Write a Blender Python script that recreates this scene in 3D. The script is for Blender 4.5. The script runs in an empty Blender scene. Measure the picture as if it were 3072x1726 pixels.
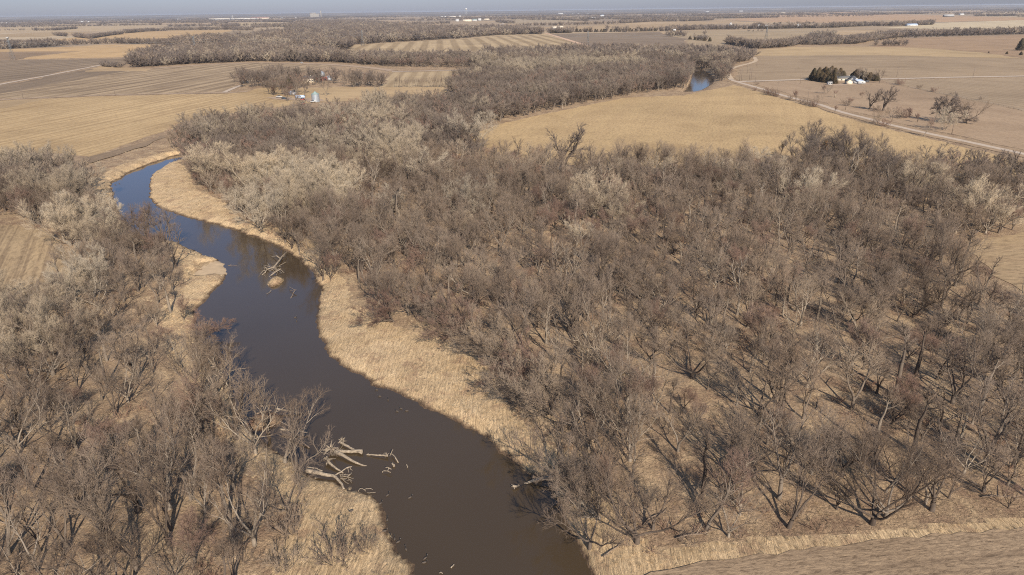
import bpy, bmesh, math, random
import numpy as np
from mathutils import Vector, Matrix
from mathutils.geometry import tessellate_polygon
R = math.radians
D = bpy.data
sc = bpy.context.scene
COL = sc.collection
rng = random.Random(7)
# ------------------------------------------------------------------ camera
CAMH = 70.0
F = 2048.0
PITCH = math.atan(831 / F)
ROLL = 0.0118
cp, sp = math.cos(PITCH), math.sin(PITCH)
fwd = Vector((0, cp, -sp)); up0 = Vector((0, sp, cp)); rt0 = Vector((1, 0, 0))
cr, sr = math.cos(ROLL), math.sin(ROLL)
# the horizon stands higher on the right: camera rolled counter to it
rt = rt0 * cr - up0 * sr
up = up0 * cr + rt0 * sr
cam = D.cameras.new('camera'); cam.lens = 24; cam.sensor_width = 36
cam.clip_start = 1; cam.clip_end = 90000
co = D.objects.new('camera', cam); COL.objects.link(co)
m = Matrix(((rt.x, up.x, -fwd.x, 0), (rt.y, up.y, -fwd.y, 0), (rt.z, up.z, -fwd.z, CAMH), (0, 0, 0, 1)))
co.matrix_world = m
sc.camera = co
def G(px, py, z=0.0):
    d = fwd + rt * ((px - 1536) / F) - up * ((py - 863) / F)
    if d.z > -0.0025: d.z = -0.0025
    t = (z - CAMH) / d.z
    return (d.x * t, d.y * t)
def proj(x, y, z):
    v = Vector((x, y, z - CAMH)); w = v.dot(fwd)
    if w <= 1: return (-9999, -9999, w)
    return (1536 + F * v.dot(rt) / w, 863 - F * v.dot(up) / w, w)
# ------------------------------------------------------------------ world, sun, exposure
SUN_EL = R(33); SAZ = math.atan2(0.30, -0.955)
w = D.worlds.new('World'); sc.world = w; w.use_nodes = True
nt = w.node_tree; nt.nodes.clear()
sky = nt.nodes.new('ShaderNodeTexSky'); sky.sky_type = 'NISHITA'; sky.sun_disc = False
sky.sun_elevation = SUN_EL; sky.sun_rotation = SAZ
sky.air_density = 0.8; sky.dust_density = 0.5; sky.ozone_density = 2.5
bg = nt.nodes.new('ShaderNodeBackground'); bg.inputs[1].default_value = 0.12
wo = nt.nodes.new('ShaderNodeOutputWorld')
tc = nt.nodes.new('ShaderNodeTexCoord'); sx = nt.nodes.new('ShaderNodeSeparateXYZ'); rp = nt.nodes.new('ShaderNodeValToRGB')
nt.links.new(tc.outputs['Generated'], sx.inputs[0]); nt.links.new(sx.outputs[2], rp.inputs[0])
e_ = rp.color_ramp.elements; e_[0].position = 0.0; e_[0].color = (.355, .35, .475, 1); e_[1].position = .55; e_[1].color = (1, .98, .93, 1)
q0_ = e_.new(.07); q0_.color = (.37, .365, .43, 1)
q_ = e_.new(.16); q_.color = (.50, .525, .62, 1)   # a dull hazy band lies over the horizon
mx = nt.nodes.new('ShaderNodeMix'); mx.data_type = 'RGBA'; mx.blend_type = 'MULTIPLY'; mx.inputs[0].default_value = 1
nt.links.new(sky.outputs[0], mx.inputs[6]); nt.links.new(rp.outputs[0], mx.inputs[7]); nt.links.new(mx.outputs[2], bg.inputs[0]); nt.links.new(bg.outputs[0], wo.inputs[0])
sl = D.lights.new('sun', 'SUN'); sl.energy = 4.75; sl.angle = R(0.53); sl.color = (1.0, 0.90, 0.77)
so = D.objects.new('sun', sl); COL.objects.link(so)
S = Vector((math.cos(SUN_EL) * math.sin(SAZ), math.cos(SUN_EL) * math.cos(SAZ), math.sin(SUN_EL)))
so.rotation_euler = S.to_track_quat('Z', 'Y').to_euler(); so.location = (50, -60, 200)
sc.view_settings.view_transform = 'Standard'; sc.view_settings.look = 'None'
sc.view_settings.exposure = 0.6; sc.view_settings.gamma = 1
cy = sc.cycles if hasattr(sc, 'cycles') else None
if cy:
    cy.filter_width = 1.1; cy.max_bounces = 5; cy.sample_clamp_direct = 6; cy.sample_clamp_indirect = 3; cy.diffuse_bounces = 2; cy.glossy_bounces = 2; cy.transmission_bounces = 2
    cy.volume_bounces = 0; cy.transparent_max_bounces = 8
    cy.use_denoising = False; cy.use_adaptive_sampling = False
    cy.caustics_reflective = False; cy.caustics_refractive = False
# ------------------------------------------------------------------ materials
def new_mat(name):
    m = D.materials.new(name); m.use_nodes = True
    n = m.node_tree; n.nodes.clear()
    out = n.nodes.new('ShaderNodeOutputMaterial'); b = n.nodes.new('ShaderNodeBsdfPrincipled')
    b.inputs['Roughness'].default_value = 0.9; b.inputs['Specular IOR Level'].default_value = 0.15
    n.links.new(b.outputs[0], out.inputs[0])
    return m, n, b
def N(n, typ, **kw):
    x = n.nodes.new(typ)
    for k, v in kw.items():
        if k.startswith('i_'):
            x.inputs[k[2:]].default_value = v
        else: setattr(x, k, v)
    return x
def rgba(c): return (c[0], c[1], c[2], 1)
def noise(n, vec, scale, detail=4, rough=.6, dist=0.0):
    x = N(n, 'ShaderNodeTexNoise'); x.inputs['Scale'].default_value = scale
    x.inputs['Detail'].default_value = detail; x.inputs['Roughness'].default_value = rough
    x.inputs['Distortion'].default_value = dist
    if vec is not None: n.links.new(vec, x.inputs['Vector'])
    return x.outputs[0]
def ramp(n, fac, stops):
    r = N(n, 'ShaderNodeValToRGB'); e = r.color_ramp.elements
    while len(e) > 1: e.remove(e[0])
    e[0].position = stops[0][0]; e[0].color = rgba(stops[0][1])
    for p, c in stops[1:]:
        q = e.new(p); q.color = rgba(c)
    n.links.new(fac, r.inputs[0]); return r.outputs[0]
def mix(n, fac, a, b, typ='MIX'):
    x = N(n, 'ShaderNodeMix', data_type='RGBA', blend_type=typ)
    for i, v in ((0, fac), (6, a), (7, b)):
        if isinstance(v, (int, float)): x.inputs[i].default_value = v
        elif isinstance(v, tuple): x.inputs[i].default_value = rgba(v)
        else: n.links.new(v, x.inputs[i])
    return x.outputs[2]
def mapping(n, rot=0.0, scale=(1, 1, 1)):
    t = N(n, 'ShaderNodeNewGeometry')
    mp = N(n, 'ShaderNodeMapping'); mp.inputs['Rotation'].default_value = (0, 0, rot)
    mp.inputs['Scale'].default_value = scale
    n.links.new(t.outputs['Position'], mp.inputs['Vector']); return mp.outputs[0]
def bump(n, b, h, strength, dist):
    x = N(n, 'ShaderNodeBump'); x.inputs['Strength'].default_value = strength
    x.inputs['Distance'].default_value = dist
    n.links.new(h, x.inputs['Height']); n.links.new(x.outputs[0], b.inputs['Normal'])

def mul(c, k): return (c[0]*k, c[1]*k, c[2]*k)
# dry grass ground: blotchy tan with wind-laid streaks
def mud_edge(n, c, v):
    sp = N(n, 'ShaderNodeSeparateXYZ'); n.links.new(v, sp.inputs[0])
    w_ = noise(n, v, .35, 4, .65)
    a = N(n, 'ShaderNodeMath', operation='MULTIPLY_ADD'); a.inputs[1].default_value = -1.1
    n.links.new(w_, a.inputs[0]); n.links.new(sp.outputs[2], a.inputs[2])
    s_ = noise(n, v, 1.1, 4, .6)
    return mix(n, ramp(n, mr(n, a.outputs[0], -2.95, -2.05), [(.25, (1, 1, 1)), (.75, (0, 0, 0))]), c, ramp(n, s_, [(.3, (.07, .045, .03)), (.7, (.17, .115, .072))]))
def mr(n, f, a, b):
    x = N(n, 'ShaderNodeMapRange'); x.inputs['From Min'].default_value = a; x.inputs['From Max'].default_value = b
    n.links.new(f, x.inputs[0]); return x.outputs[0]
def ground_material():
    m, n, b = new_mat('dry_grass_ground')
    v = mapping(n)
    big = noise(n, v, 0.018, 5, .6)
    c = ramp(n, big, [(.3, (.35, .255, .16)), (.5, (.43, .32, .205)), (.72, (.48, .365, .24))])
    mid = noise(n, v, 0.16, 6, .7, .6)
    c = mix(n, ramp(n, mid, [(.38, (0, 0, 0)), (.66, (1, 1, 1))]), c, (.23, .155, .105))
    v2 = mapping(n, R(35), (1.6, .25, 1))
    st = noise(n, v2, 1.5, 6, .75, 1.2)
    c = mix(n, .75, c, ramp(n, st, [(.32, (.38, .34, .30)), (.5, (.85, .82, .78)), (.7, (1.25, 1.22, 1.15))]), 'MULTIPLY')
    c = mud_edge(n, c, v)
    n.links.new(c, b.inputs['Base Color'])
    hh = noise(n, v, 1.1, 5, .7, .8)
    bump(n, b, hh, .9, .6)
    return m
def bank_material():
    m, n, b = new_mat('laid_reed_grass')
    v = mapping(n)
    big = noise(n, v, 0.06, 5, .65, .8)
    c = ramp(n, big, [(.3, (.47, .345, .205)), (.52, (.56, .42, .26)), (.75, (.62, .48, .31))])
    v2 = mapping(n, R(-58), (1.4, .22, 1))
    st = noise(n, v2, 1.7, 6, .8, 1.8)
    c = mix(n, .9, c, ramp(n, st, [(.32, (.38, .33, .28)), (.48, (.90, .86, .81)), (.7, (1.2, 1.18, 1.12))]), 'MULTIPLY')
    spot = noise(n, v, 0.22, 4, .6, .5)
    c = mix(n, ramp(n, spot, [(.52, (0, 0, 0)), (.66, (.6, .6, .6))]), c, (.27, .17, .11))
    c = mud_edge(n, c, v)
    n.links.new(c, b.inputs['Base Color'])
    bump(n, b, noise(n, v2, 1.3, 5, .7, 1.2), .9, .7)
    return m
def mud_material():
    m, n, b = new_mat('wet_mud'); v = mapping(n)
    s = noise(n, v, .8, 5, .6)
    n.links.new(ramp(n, s, [(.3, (.055, .036, .024)), (.7, (.15, .10, .062))]), b.inputs['Base Color'])
    b.inputs['Roughness'].default_value = .6
    bump(n, b, s, .6, .4)
    return m
def field_material(name, c1, c2, ang, width, contrast=.5, fleck=.35, fine=0.0, turn=None, fs=1.0):
    fk = .2
    if fine < 0: fine = -fine; fk = .62 if fine > 30 else .42 if fine > 9.5 else .2
    """rows: dark/light passes across 'width' metres running along angle ang, with residue flecks"""
    m, n, b = new_mat(name)
    v = mapping(n, 0)
    rot = N(n, 'ShaderNodeVectorRotate', rotation_type='Z_AXIS'); rot.inputs['Angle'].default_value = -ang
    n.links.new(v, rot.inputs['Vector']); v1 = rot.outputs[0]
    mp = N(n, 'ShaderNodeMapping'); mp.inputs['Scale'].default_value = (.005, 1.0 / width, 1)
    n.links.new(v1, mp.inputs['Vector'])
    rows = noise(n, mp.outputs[0], 1.0, 3, .75, .25)
    big = noise(n, v, .006, 4, .55, .5)
    c = ramp(n, big, [(.30, mul(c1, .78)), (.5, mul(c1, .95)), (.72, mul(c1, 1.04))])
    k = ramp(n, rows, [(.44, (0, 0, 0)), (.58, (1, 1, 1))])
    mm = N(n, 'ShaderNodeMath', operation='MULTIPLY'); mm.inputs[1].default_value = contrast
    n.links.new(k, mm.inputs[0])
    c = mix(n, mm.outputs[0], c, c2)
    mp2 = N(n, 'ShaderNodeMapping'); mp2.inputs['Scale'].default_value = (.25 * fs, .8 * fs, 1)
    n.links.new(v1, mp2.inputs['Vector'])
    fl = noise(n, mp2.outputs[0], 1.0, 6, .8, .4)
    wet = noise(n, v, .021, 5, .6, .8)
    c = mix(n, .5, c, ramp(n, wet, [(.34, (.74, .71, .69)), (.52, (1, 1, 1)), (.7, (1.1, 1.08, 1.05))]), 'MULTIPLY')
    c = mix(n, fleck, c, ramp(n, fl, [(.34, (.30, .27, .25)), (.5, (.95, .93, .92)), (.68, (1.3, 1.27, 1.2))]), 'MULTIPLY')
    if fine:
        wv = N(n, 'ShaderNodeTexWave', wave_type='BANDS', bands_direction='Y')
        wv.inputs['Scale'].default_value = .314 / fine; wv.inputs['Distortion'].default_value = .35
        wv.inputs['Detail'].default_value = 1; n.links.new(v1, wv.inputs['Vector'])
        c = mix(n, fk, c, ramp(n, wv.outputs[0], [(.25, (.62, .58, .54)), (.65, (1.1, 1.1, 1.1))]), 'MULTIPLY')
    n.links.new(c, b.inputs['Base Color'])
    bump(n, b, fl, .5, .4)
    return m
def patchwork_material():
    """the far plain: square sections of stubble, plough and pasture"""
    m, n, b = new_mat('far_plain')
    v = mapping(n, R(9), (1, 1, 1))
    br = N(n, 'ShaderNodeTexBrick'); br.offset = .37; br.squash = 1
    br.inputs['Scale'].default_value = 1.0; br.inputs['Brick Width'].default_value = 780
    br.inputs['Row Height'].default_value = 410; br.inputs['Mortar Size'].default_value = 7
    br.inputs['Color1'].default_value = (0, 0, 0, 1); br.inputs['Color2'].default_value = (1, 1, 1, 1)
    br.inputs['Mortar'].default_value = (.3, .3, .3, 1)
    n.links.new(v, br.inputs['Vector'])
    c = ramp(n, br.outputs[0], [(0, (.22, .17, .125)), (.25, (.30, .235, .165)), (.5, (.42, .31, .19)), (.75, (.34, .25, .165)), (1, (.46, .37, .25))])
    s = noise(n, v, .004, 5, .65)
    c = mix(n, .6, c, ramp(n, s, [(.3, (.7, .66, .62)), (.65, (1.1, 1.08, 1.05))]), 'MULTIPLY')
    s2 = noise(n, v, .05, 5, .7)
    c = mix(n, .5, c, ramp(n, s2, [(.35, (.7, .66, .62)), (.65, (1.1, 1.08, 1.05))]), 'MULTIPLY')
    n.links.new(c, b.inputs['Base Color']); return m
def water_material():
    m, n, b = new_mat('river_water'); v = mapping(n)
    s = noise(n, v, .02, 4, .5, .5)
    n.links.new(ramp(n, s, [(.3, (.050, .035, .021)), (.7, (.060, .042, .025))]), b.inputs['Base Color'])
    b.inputs['Roughness'].default_value = .09; b.inputs['IOR'].default_value = 1.44
    b.inputs['Specular IOR Level'].default_value = .5
    h = noise(n, v, .9, 3, .5, .4)
    bump(n, b, h, .04, .05)
    return m
def simple(name, col, rough=.8, metal=0.0, var=.18, scale=.6, spec=.2):
    m, n, b = new_mat(name)
    t = N(n, 'ShaderNodeTexCoord')
    s = noise(n, t.outputs['Object'], scale, 5, .65)
    c = ramp(n, s, [(.3, mul(col, 1 - var)), (.7, mul(col, 1 + var))])
    n.links.new(c, b.inputs['Base Color']); b.inputs['Roughness'].default_value = rough
    b.inputs['Metallic'].default_value = metal; b.inputs['Specular IOR Level'].default_value = spec
    return m
def bark_material(name, stops, scale=1.2, tint=.5):
    m, n, b = new_mat(name)
    oi = N(n, 'ShaderNodeObjectInfo')
    c = ramp(n, oi.outputs['Random'], stops)
    pn = noise(n, oi.outputs['Location'], .022, 3, .6)
    c = mix(n, .9, c, ramp(n, pn, [(.34, (.66, .64, .63)), (.5, (1, 1, 1)), (.68, (1.2, 1.17, 1.1))]), 'MULTIPLY')
    t = N(n, 'ShaderNodeTexCoord')
    mp = N(n, 'ShaderNodeMapping'); mp.inputs['Scale'].default_value = (3, 3, .6)
    n.links.new(t.outputs['Object'], mp.inputs['Vector'])
    s = noise(n, mp.outputs[0], scale, 4, .7)
    c = mix(n, tint, c, ramp(n, s, [(.3, (.55, .52, .5)), (.6, (1.25, 1.22, 1.2))]), 'MULTIPLY')
    n.links.new(c, b.inputs['Base Color']); return m
MAT = {}
MAT['ground'] = ground_material(); MAT['bank'] = bank_material(); MAT['mud'] = mud_material()
MAT['plain'] = patchwork_material(); MAT['water'] = water_material()
MAT['bark'] = bark_material('grey_brown_bark', [(0, (.085, .066, .052)), (.5, (.125, .10, .08)), (.8, (.17, .14, .11)), (1, (.24, .205, .165))])
MAT['bark_pale'] = bark_material('pale_bark', [(0, (.21, .175, .135)), (1, (.30, .255, .20))])
MAT['twig'] = bark_material('grey_brown_twigs', [(0, (.165, .122, .09)), (.35, (.20, .152, .115)), (.7, (.23, .178, .137)), (1, (.27, .212, .157))], .5, .3)
MAT['twig_dark'] = bark_material('dark_and_far_shaded_twigs', [(0, (.125, .10, .086)), (1, (.16, .13, .11))], .5, .3)  # dark crowned trees; far crowns too, their self-shade put into the colour
MAT['twig_pale_mid'] = bark_material('soft_ochre_twigs', [(0, (.25, .205, .155)), (1, (.31, .26, .195))], .5, .3)
MAT['twig_mid'] = bark_material('taupe_shaded_twigs', [(0, (.135, .106, .087)), (.5, (.165, .132, .108)), (1, (.20, .162, .128))], .5, .3)  # darker copy of twig; shade among distant fine twigs put into the colour
MAT['twig_red'] = bark_material('reddish_twigs', [(0, (.20, .13, .10)), (1, (.23, .16, .125))], .5, .3)
MAT['twig_pale'] = bark_material('pale_ochre_twigs', [(0, (.36, .29, .205)), (.5, (.42, .345, .25)), (1, (.38, .325, .25))], .5, .3)
MAT['cedar'] = bark_material('cedar_needles', [(0, (.060, .045, .024)), (.5, (.078, .056, .032)), (1, (.050, .045, .028))], 1.2, .5)
MAT['rust_leaf'] = simple('rust_orange_leaves', (.30, .15, .03))
MAT['tuft'] = bark_material('dead_grass_blades', [(0, (.40, .30, .18)), (.5, (.52, .40, .25)), (1, (.60, .48, .32))], 1, .3)
MAT['brush'] = bark_material('brown_brush', [(0, (.20, .12, .085)), (.5, (.24, .16, .115)), (1, (.30, .20, .13))], 1, .3)
MAT['drift'] = simple('bleached_driftwood', (.26, .21, .155), .9, 0, .45, 2.5)
MAT['drift_dark'] = simple('wet_driftwood', (.20, .15, .11), .8, 0, .3, 1.5)
MAT['white'] = simple('white_paint', (.47, .465, .45), .6, 0, .06)
MAT['cream'] = simple('cream_siding', (.62, .54, .42), .7, 0, .06)
MAT['metal'] = simple('galvanised_steel', (.42, .46, .50), .45, .6, .12, .9)
MAT['teal'] = simple('weathered_teal_roof', (.22, .29, .275), .6, .2, .12)
MAT['bluegrey'] = simple('blue_grey_metal_roof', (.42, .50, .62), .5, .2, .10)
MAT['shingle'] = simple('dark_shingles', (.13, .125, .12), .9, 0, .2, 2)
MAT['redroof'] = simple('faded_red_paint', (.22, .08, .07), .8, 0, .2)
MAT['dark'] = simple('dark_opening', (.03, .03, .032), .4)
MAT['glass'] = simple('window_glass', (.05, .06, .07), .15, 0, .1, 1, .5)
MAT['pole'] = simple('weathered_pole_wood', (.16, .125, .10), .9)
MAT['lattice'] = simple('grey_lattice_steel', (.22, .235, .24), .6, .4)
MAT['gravel'] = simple('pale_gravel', (.42, .34, .265), .95, 0, .12, .25)
MAT['dirt'] = simple('bare_dirt', (.34, .25, .175), .95, 0, .2, .2)
MAT['wheel'] = simple('black_rubber', (.03, .03, .03), .9)
MAT['blue'] = simple('blue_paint', (.16, .20, .27), .4, 0, .1, 1, .5)
MAT['navy'] = simple('dark_car_paint', (.06, .075, .10), .35, 0, .1, 1, .5)
MAT['red'] = simple('red_paint', (.40, .05, .04), .4, 0, .1, 1, .5)
MAT['goose_body'] = simple('grey_brown_feathers', (.085, .068, .055), .9, 0, .2, 8)
MAT['goose_black'] = simple('black_feathers', (.02, .02, .02), .8)
MAT['goose_white'] = simple('white_feathers', (.50, .49, .47), .8)
# ------------------------------------------------------------------ object helpers
def link(name, me, mats=(), parent=None):
    o = D.objects.new(name, me)
    for mm in mats:
        if me is not None and not any(x is mm for x in me.materials): me.materials.append(mm)
    COL.objects.link(o)
    if parent is not None: o.parent = parent
    return o
def tag(o, label=None, cat=None, group=None, kind=None):
    if label: o['label'] = label
    if cat: o['category'] = cat
    if group: o['group'] = group
    if kind: o['kind'] = kind
    return o
def root(name, label, cat, loc, rz=0, group=None):
    o = D.objects.new(name, None); COL.objects.link(o)
    o.empty_display_size = .5
    o.location = loc; o.rotation_euler = (0, 0, rz)
    return tag(o, label, cat, group)
def mesh_np(name, V, Fc, mat=None, smooth=False, midx=None):
    me = D.meshes.new(name)
    V = np.asarray(V, dtype=np.float32); me.vertices.add(len(V)); me.vertices.foreach_set('co', V.ravel())
    if isinstance(Fc, np.ndarray):
        k = Fc.shape[1]; tot = np.full(len(Fc), k, dtype=np.int32); idx = Fc.ravel().astype(np.int32)
    else:
        tot = np.array([len(f) for f in Fc], dtype=np.int32)
        idx = np.array([i for f in Fc for i in f], dtype=np.int32)
    st = np.zeros(len(tot), dtype=np.int32); st[1:] = np.cumsum(tot)[:-1]
    me.loops.add(len(idx)); me.loops.foreach_set('vertex_index', idx)
    me.polygons.add(len(tot)); me.polygons.foreach_set('loop_start', st); me.polygons.foreach_set('loop_total', tot)
    if midx is not None: me.polygons.foreach_set('material_index', np.asarray(midx, dtype=np.int32))
    if smooth: me.polygons.foreach_set('use_smooth', np.ones(len(tot), dtype=bool))
    me.update(calc_edges=True); me.validate()
    if mat:
        for q in (mat if isinstance(mat, (list, tuple)) else [mat]): me.materials.append(q)
    return me
class MB:
    """collects boxes, tubes, cones into one mesh"""
    def __init__(s): s.V = []; s.F = []
    def add(s, V, Fc):
        o = len(s.V); s.V += [tuple(v) for v in V]; s.F += [tuple(i + o for i in f) for f in Fc]; return s
    def box(s, c, d, rz=0):
        x, y, z = d[0] / 2, d[1] / 2, d[2] / 2; V = []
        ca, sa = math.cos(rz), math.sin(rz)
        for k in (-z, z):
            for i, j in ((-x, -y), (x, -y), (x, y), (-x, y)):
                V.append((c[0] + i * ca - j * sa, c[1] + i * sa + j * ca, c[2] + k))
        return s.add(V, [(3, 2, 1, 0), (4, 5, 6, 7), (0, 1, 5, 4), (1, 2, 6, 5), (2, 3, 7, 6), (3, 0, 4, 7)])
    def tube(s, pts, rad, k=6, cap=True):
        pts = [Vector(p) for p in pts]
        if not hasattr(rad, '__len__'): rad = [rad] * len(pts)
        V = []; Fc = []
        u = None
        for i, p in enumerate(pts):
            t = (pts[min(i + 1, len(pts) - 1)] - pts[max(i - 1, 0)]).normalized()
            if u is None: u = t.cross(Vector((.3, .9, .2))).normalized()
            u = (u - t * u.dot(t)).normalized(); v = t.cross(u)
            for j in range(k):
                a = 2 * math.pi * j / k
                V.append(p + (u * math.cos(a) + v * math.sin(a)) * rad[i])
        for i in range(len(pts) - 1):
            for j in range(k):
                a = i * k + j; b = i * k + (j + 1) % k
                Fc.append((a, b, b + k, a + k))
        if cap:
            Fc.append(tuple(range(k - 1, -1, -1))); e = (len(pts) - 1) * k; Fc.append(tuple(range(e, e + k)))
        return s.add(V, Fc)
    def gable(s, c, L, W, h, over=.3, th=.15):
        """ridge along x; c is the eave centre"""
        x, y = L / 2 + over, W / 2 + over; t = th; x0, y0, z0 = c
        e = -over * h / (W / 2)
        P = [(-y, e), (0, h), (y, e), (y, e - t), (0, h - t), (-y, e - t)]
        V = [(x0 + sx, y0 + a, z0 + b + t) for sx in (-x, x) for a, b in P]
        Fc = [(0, 1, 7, 6), (1, 2, 8, 7), (2, 3, 9, 8), (3, 4, 10, 9), (4, 5, 11, 10), (5, 0, 6, 11), (5, 4, 1, 0), (4, 3, 2, 1), (6, 7, 10, 11), (7, 8, 9, 10)]
        return s.add(V, Fc)
    def lathe(s, prof, k=24, c=(0, 0, 0)):
        V = []; Fc = []
        for r, z in prof:
            for j in range(k):
                a = 2 * math.pi * j / k; V.append((c[0] + r * math.cos(a), c[1] + r * math.sin(a), c[2] + z))
        for i in range(len(prof) - 1):
            for j in range(k):
                a = i * k + j; b = i * k + (j + 1) % k; Fc.append((a, b, b + k, a + k))
        return s.add(V, Fc)
    def me(s, name, mat): return mesh_np(name, s.V, s.F, mat)
    def build(s, name, mat, parent=None): return link(name, s.me(name, mat), (), parent)
# ------------------------------------------------------------------ terrain
WL = -2.3
RIV_R = [(1850, 1900), (1815, 1800), (1786, 1726), (1764, 1664), (1737, 1624), (1700, 1570), (1677, 1516), (1645, 1484), (1665, 1455), (1640, 1440), (1593, 1425), (1557, 1405), (1526, 1377), (1486, 1349), (1462, 1325), (1426, 1305), (1370, 1273), (1303, 1240), (1215, 1194), (1143, 1166), (1080, 1130), (1024, 1096), (983, 1054), (955, 1014), (949, 963), (961, 915), (959, 891), (971, 862), (955, 847), (920, 800), (876, 764), (828, 736), (776, 714), (705, 690), (622, 669), (518, 640), (468, 619), (452, 594), (448, 557), (460, 524), (497, 499), (545, 484), (600, 478), (660, 478)]
RIV_L = [(640, 464), (580, 462), (535, 466), (514, 470), (456, 490), (394, 513), (361, 536), (332, 548), (345, 600), (360, 650), (400, 700), (460, 722), (514, 728), (564, 741), (609, 770), (645, 774), (669, 795), (679, 817), (673, 839), (637, 879), (615, 905), (590, 935), (583, 985), (600, 1022), (630, 1060), (662, 1105), (690, 1150), (708, 1195), (722, 1232), (750, 1282), (800, 1325), (850, 1362), (905, 1400), (930, 1428), (980, 1442), (1024, 1456), (1076, 1480), (1120, 1500), (1143, 1540), (1163, 1588), (1183, 1636), (1207, 1680), (1239, 1719), (1290, 1800), (1350, 1900)]
POND = [(2050, 278), (2064, 262), (2072, 245), (2076, 228), (2080, 215), (2076, 200), (2095, 198), (2110, 212), (2128, 222), (2142, 240), (2138, 252), (2118, 264), (2098, 274), (2062, 281)]
def densify(P, step):
    out = []
    for i in range(len(P)):
        a = P[i]; b = P[(i + 1) % len(P)]; d = math.hypot(b[0] - a[0], b[1] - a[1]); n = max(1, int(d / step))
        for k in range(n): out.append((a[0] + (b[0] - a[0]) * k / n, a[1] + (b[1] - a[1]) * k / n))
    return out
riv_w = [G(x, y, WL) for x, y in RIV_R + RIV_L]
pond_w = [G(x, y, WL) for x, y in POND]
def vnoise(x, y, sc_, seed=0):
    x = x / sc_ + seed * 17.3; y = y / sc_ + seed * 9.1
    xi = np.floor(x).astype(np.int64); yi = np.floor(y).astype(np.int64); fx = x - xi; fy = y - yi
    def h(a, b):
        n = (a * 374761393 + b * 668265263 + seed * 1013) & 0x7fffffff
        n = ((n ^ (n >> 13)) * 1274126177) & 0x7fffffff
        return ((n ^ (n >> 16)) & 0xffff) / 65535.0
    fx = fx * fx * (3 - 2 * fx); fy = fy * fy * (3 - 2 * fy)
    return (h(xi, yi) * (1 - fx) + h(xi + 1, yi) * fx) * (1 - fy) + (h(xi, yi + 1) * (1 - fx) + h(xi + 1, yi + 1) * fx) * fy
def sdist(X, Y, P):
    """signed distance: negative inside polygon P"""
    P = np.array(P); best = np.full(X.shape, 1e9); ins = np.zeros(X.shape, bool)
    for i in range(len(P)):
        ax, ay = P[i]; bx, by = P[(i + 1) % len(P)]
        ex, ey = bx - ax, by - ay; L = ex * ex + ey * ey + 1e-9
        t = np.clip(((X - ax) * ex + (Y - ay) * ey) / L, 0, 1)
        best = np.minimum(best, np.hypot(X - ax - t * ex, Y - ay - t * ey))
        c = ((ay > Y) != (by > Y)) & (X < (bx - ax) * (Y - ay) / (by - ay + 1e-12) + ax)
        ins ^= c
    return np.where(ins, -best, best)
GX0, GX1, GY0, GY1, GS = -300.0, 80.0, 24.0, 450.0, 1.0
gx = np.arange(GX0, GX1 + .5, GS); gy = np.arange(GY0, GY1 + .5, GS)
XX, YY = np.meshgrid(gx, gy)
SD = sdist(XX, YY, riv_w)
SDj = SD + (vnoise(XX, YY, 2.2, 3) - .5) * 1.1 + (vnoise(XX, YY, 6, 4) - .5) * 1.0
def profile(d, steep):
    lo = np.interp(d, [-14, -3, 0, .6, 1.6, 4, 9, 16], [-4.0, -3.2, -2.38, -1.9, -1.35, -.75, -.3, 0])
    hi = np.interp(d, [-14, -3, 0, .4, 1.6, 2.6, 5, 9], [-4.0, -3.4, -2.45, -1.9, -.9, -.2, -.05, 0])
    return lo * (1 - steep) + hi * steep
# steep cut banks: outer bends
cut = np.zeros_like(XX)
for (px, py, r) in ((420, 500, 60), (300, 530, 40), (520, 460, 40), (880, 760, 22), (780, 715, 25), (940, 820, 16), (1500, 1350, 12), (1690, 1520, 16), (1750, 1640, 12)):
    cx_, cy_ = G(px, py, WL); cut = np.maximum(cut, np.clip(1.6 - np.hypot(XX - cx_, YY - cy_) / r, 0, 1))
ZZ = profile(SDj, cut)
amp = np.clip(1.2 - SD / 45, .16, 1) * (SD > 0)
FLD = [[(-260, 690), (0, 672), (90, 682), (150, 700), (190, 740), (225, 800), (215, 880), (140, 945), (0, 980), (-300, 1040)], [(1850, 1760), (1960, 1712), (2200, 1678), (2500, 1640), (2800, 1606), (3072, 1588), (3500, 1570), (3500, 2200), (1700, 2200)],
       [(-900, 300), (880, 262), (860, 318), (530, 372), (492, 404), (262, 484), (0, 470), (-900, 600)], [(2900, 745), (2960, 715), (3072, 700), (3300, 690), (3300, 900), (3072, 880), (2990, 830)], [(1330, 425), (1500, 372), (1880, 293), (3072, 485), (3072, 540), (2300, 520), (1900, 500), (1560, 490), (1380, 470)]]
for P in FLD: amp = amp * np.clip((sdist(XX, YY, [G(a, b) for a, b in P]) - 1.5) / 4, 0, 1)
ZZ = ZZ - amp * (vnoise(XX, YY, 7, 1) * .35 + vnoise(XX, YY, 2.5, 2) * .3) * np.clip(SD / 3, 0, 1)
# submerged bar showing at the left bank, bottom
bx_, by_ = G(1262, 1705, WL); bd = np.hypot((XX - bx_) / 5.5, (YY - by_) / 5)
ZZ = np.where(SD < 0, np.maximum(ZZ, WL - .22 - 2.2 * np.clip(bd - .6, 0, 9)), ZZ)
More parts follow.
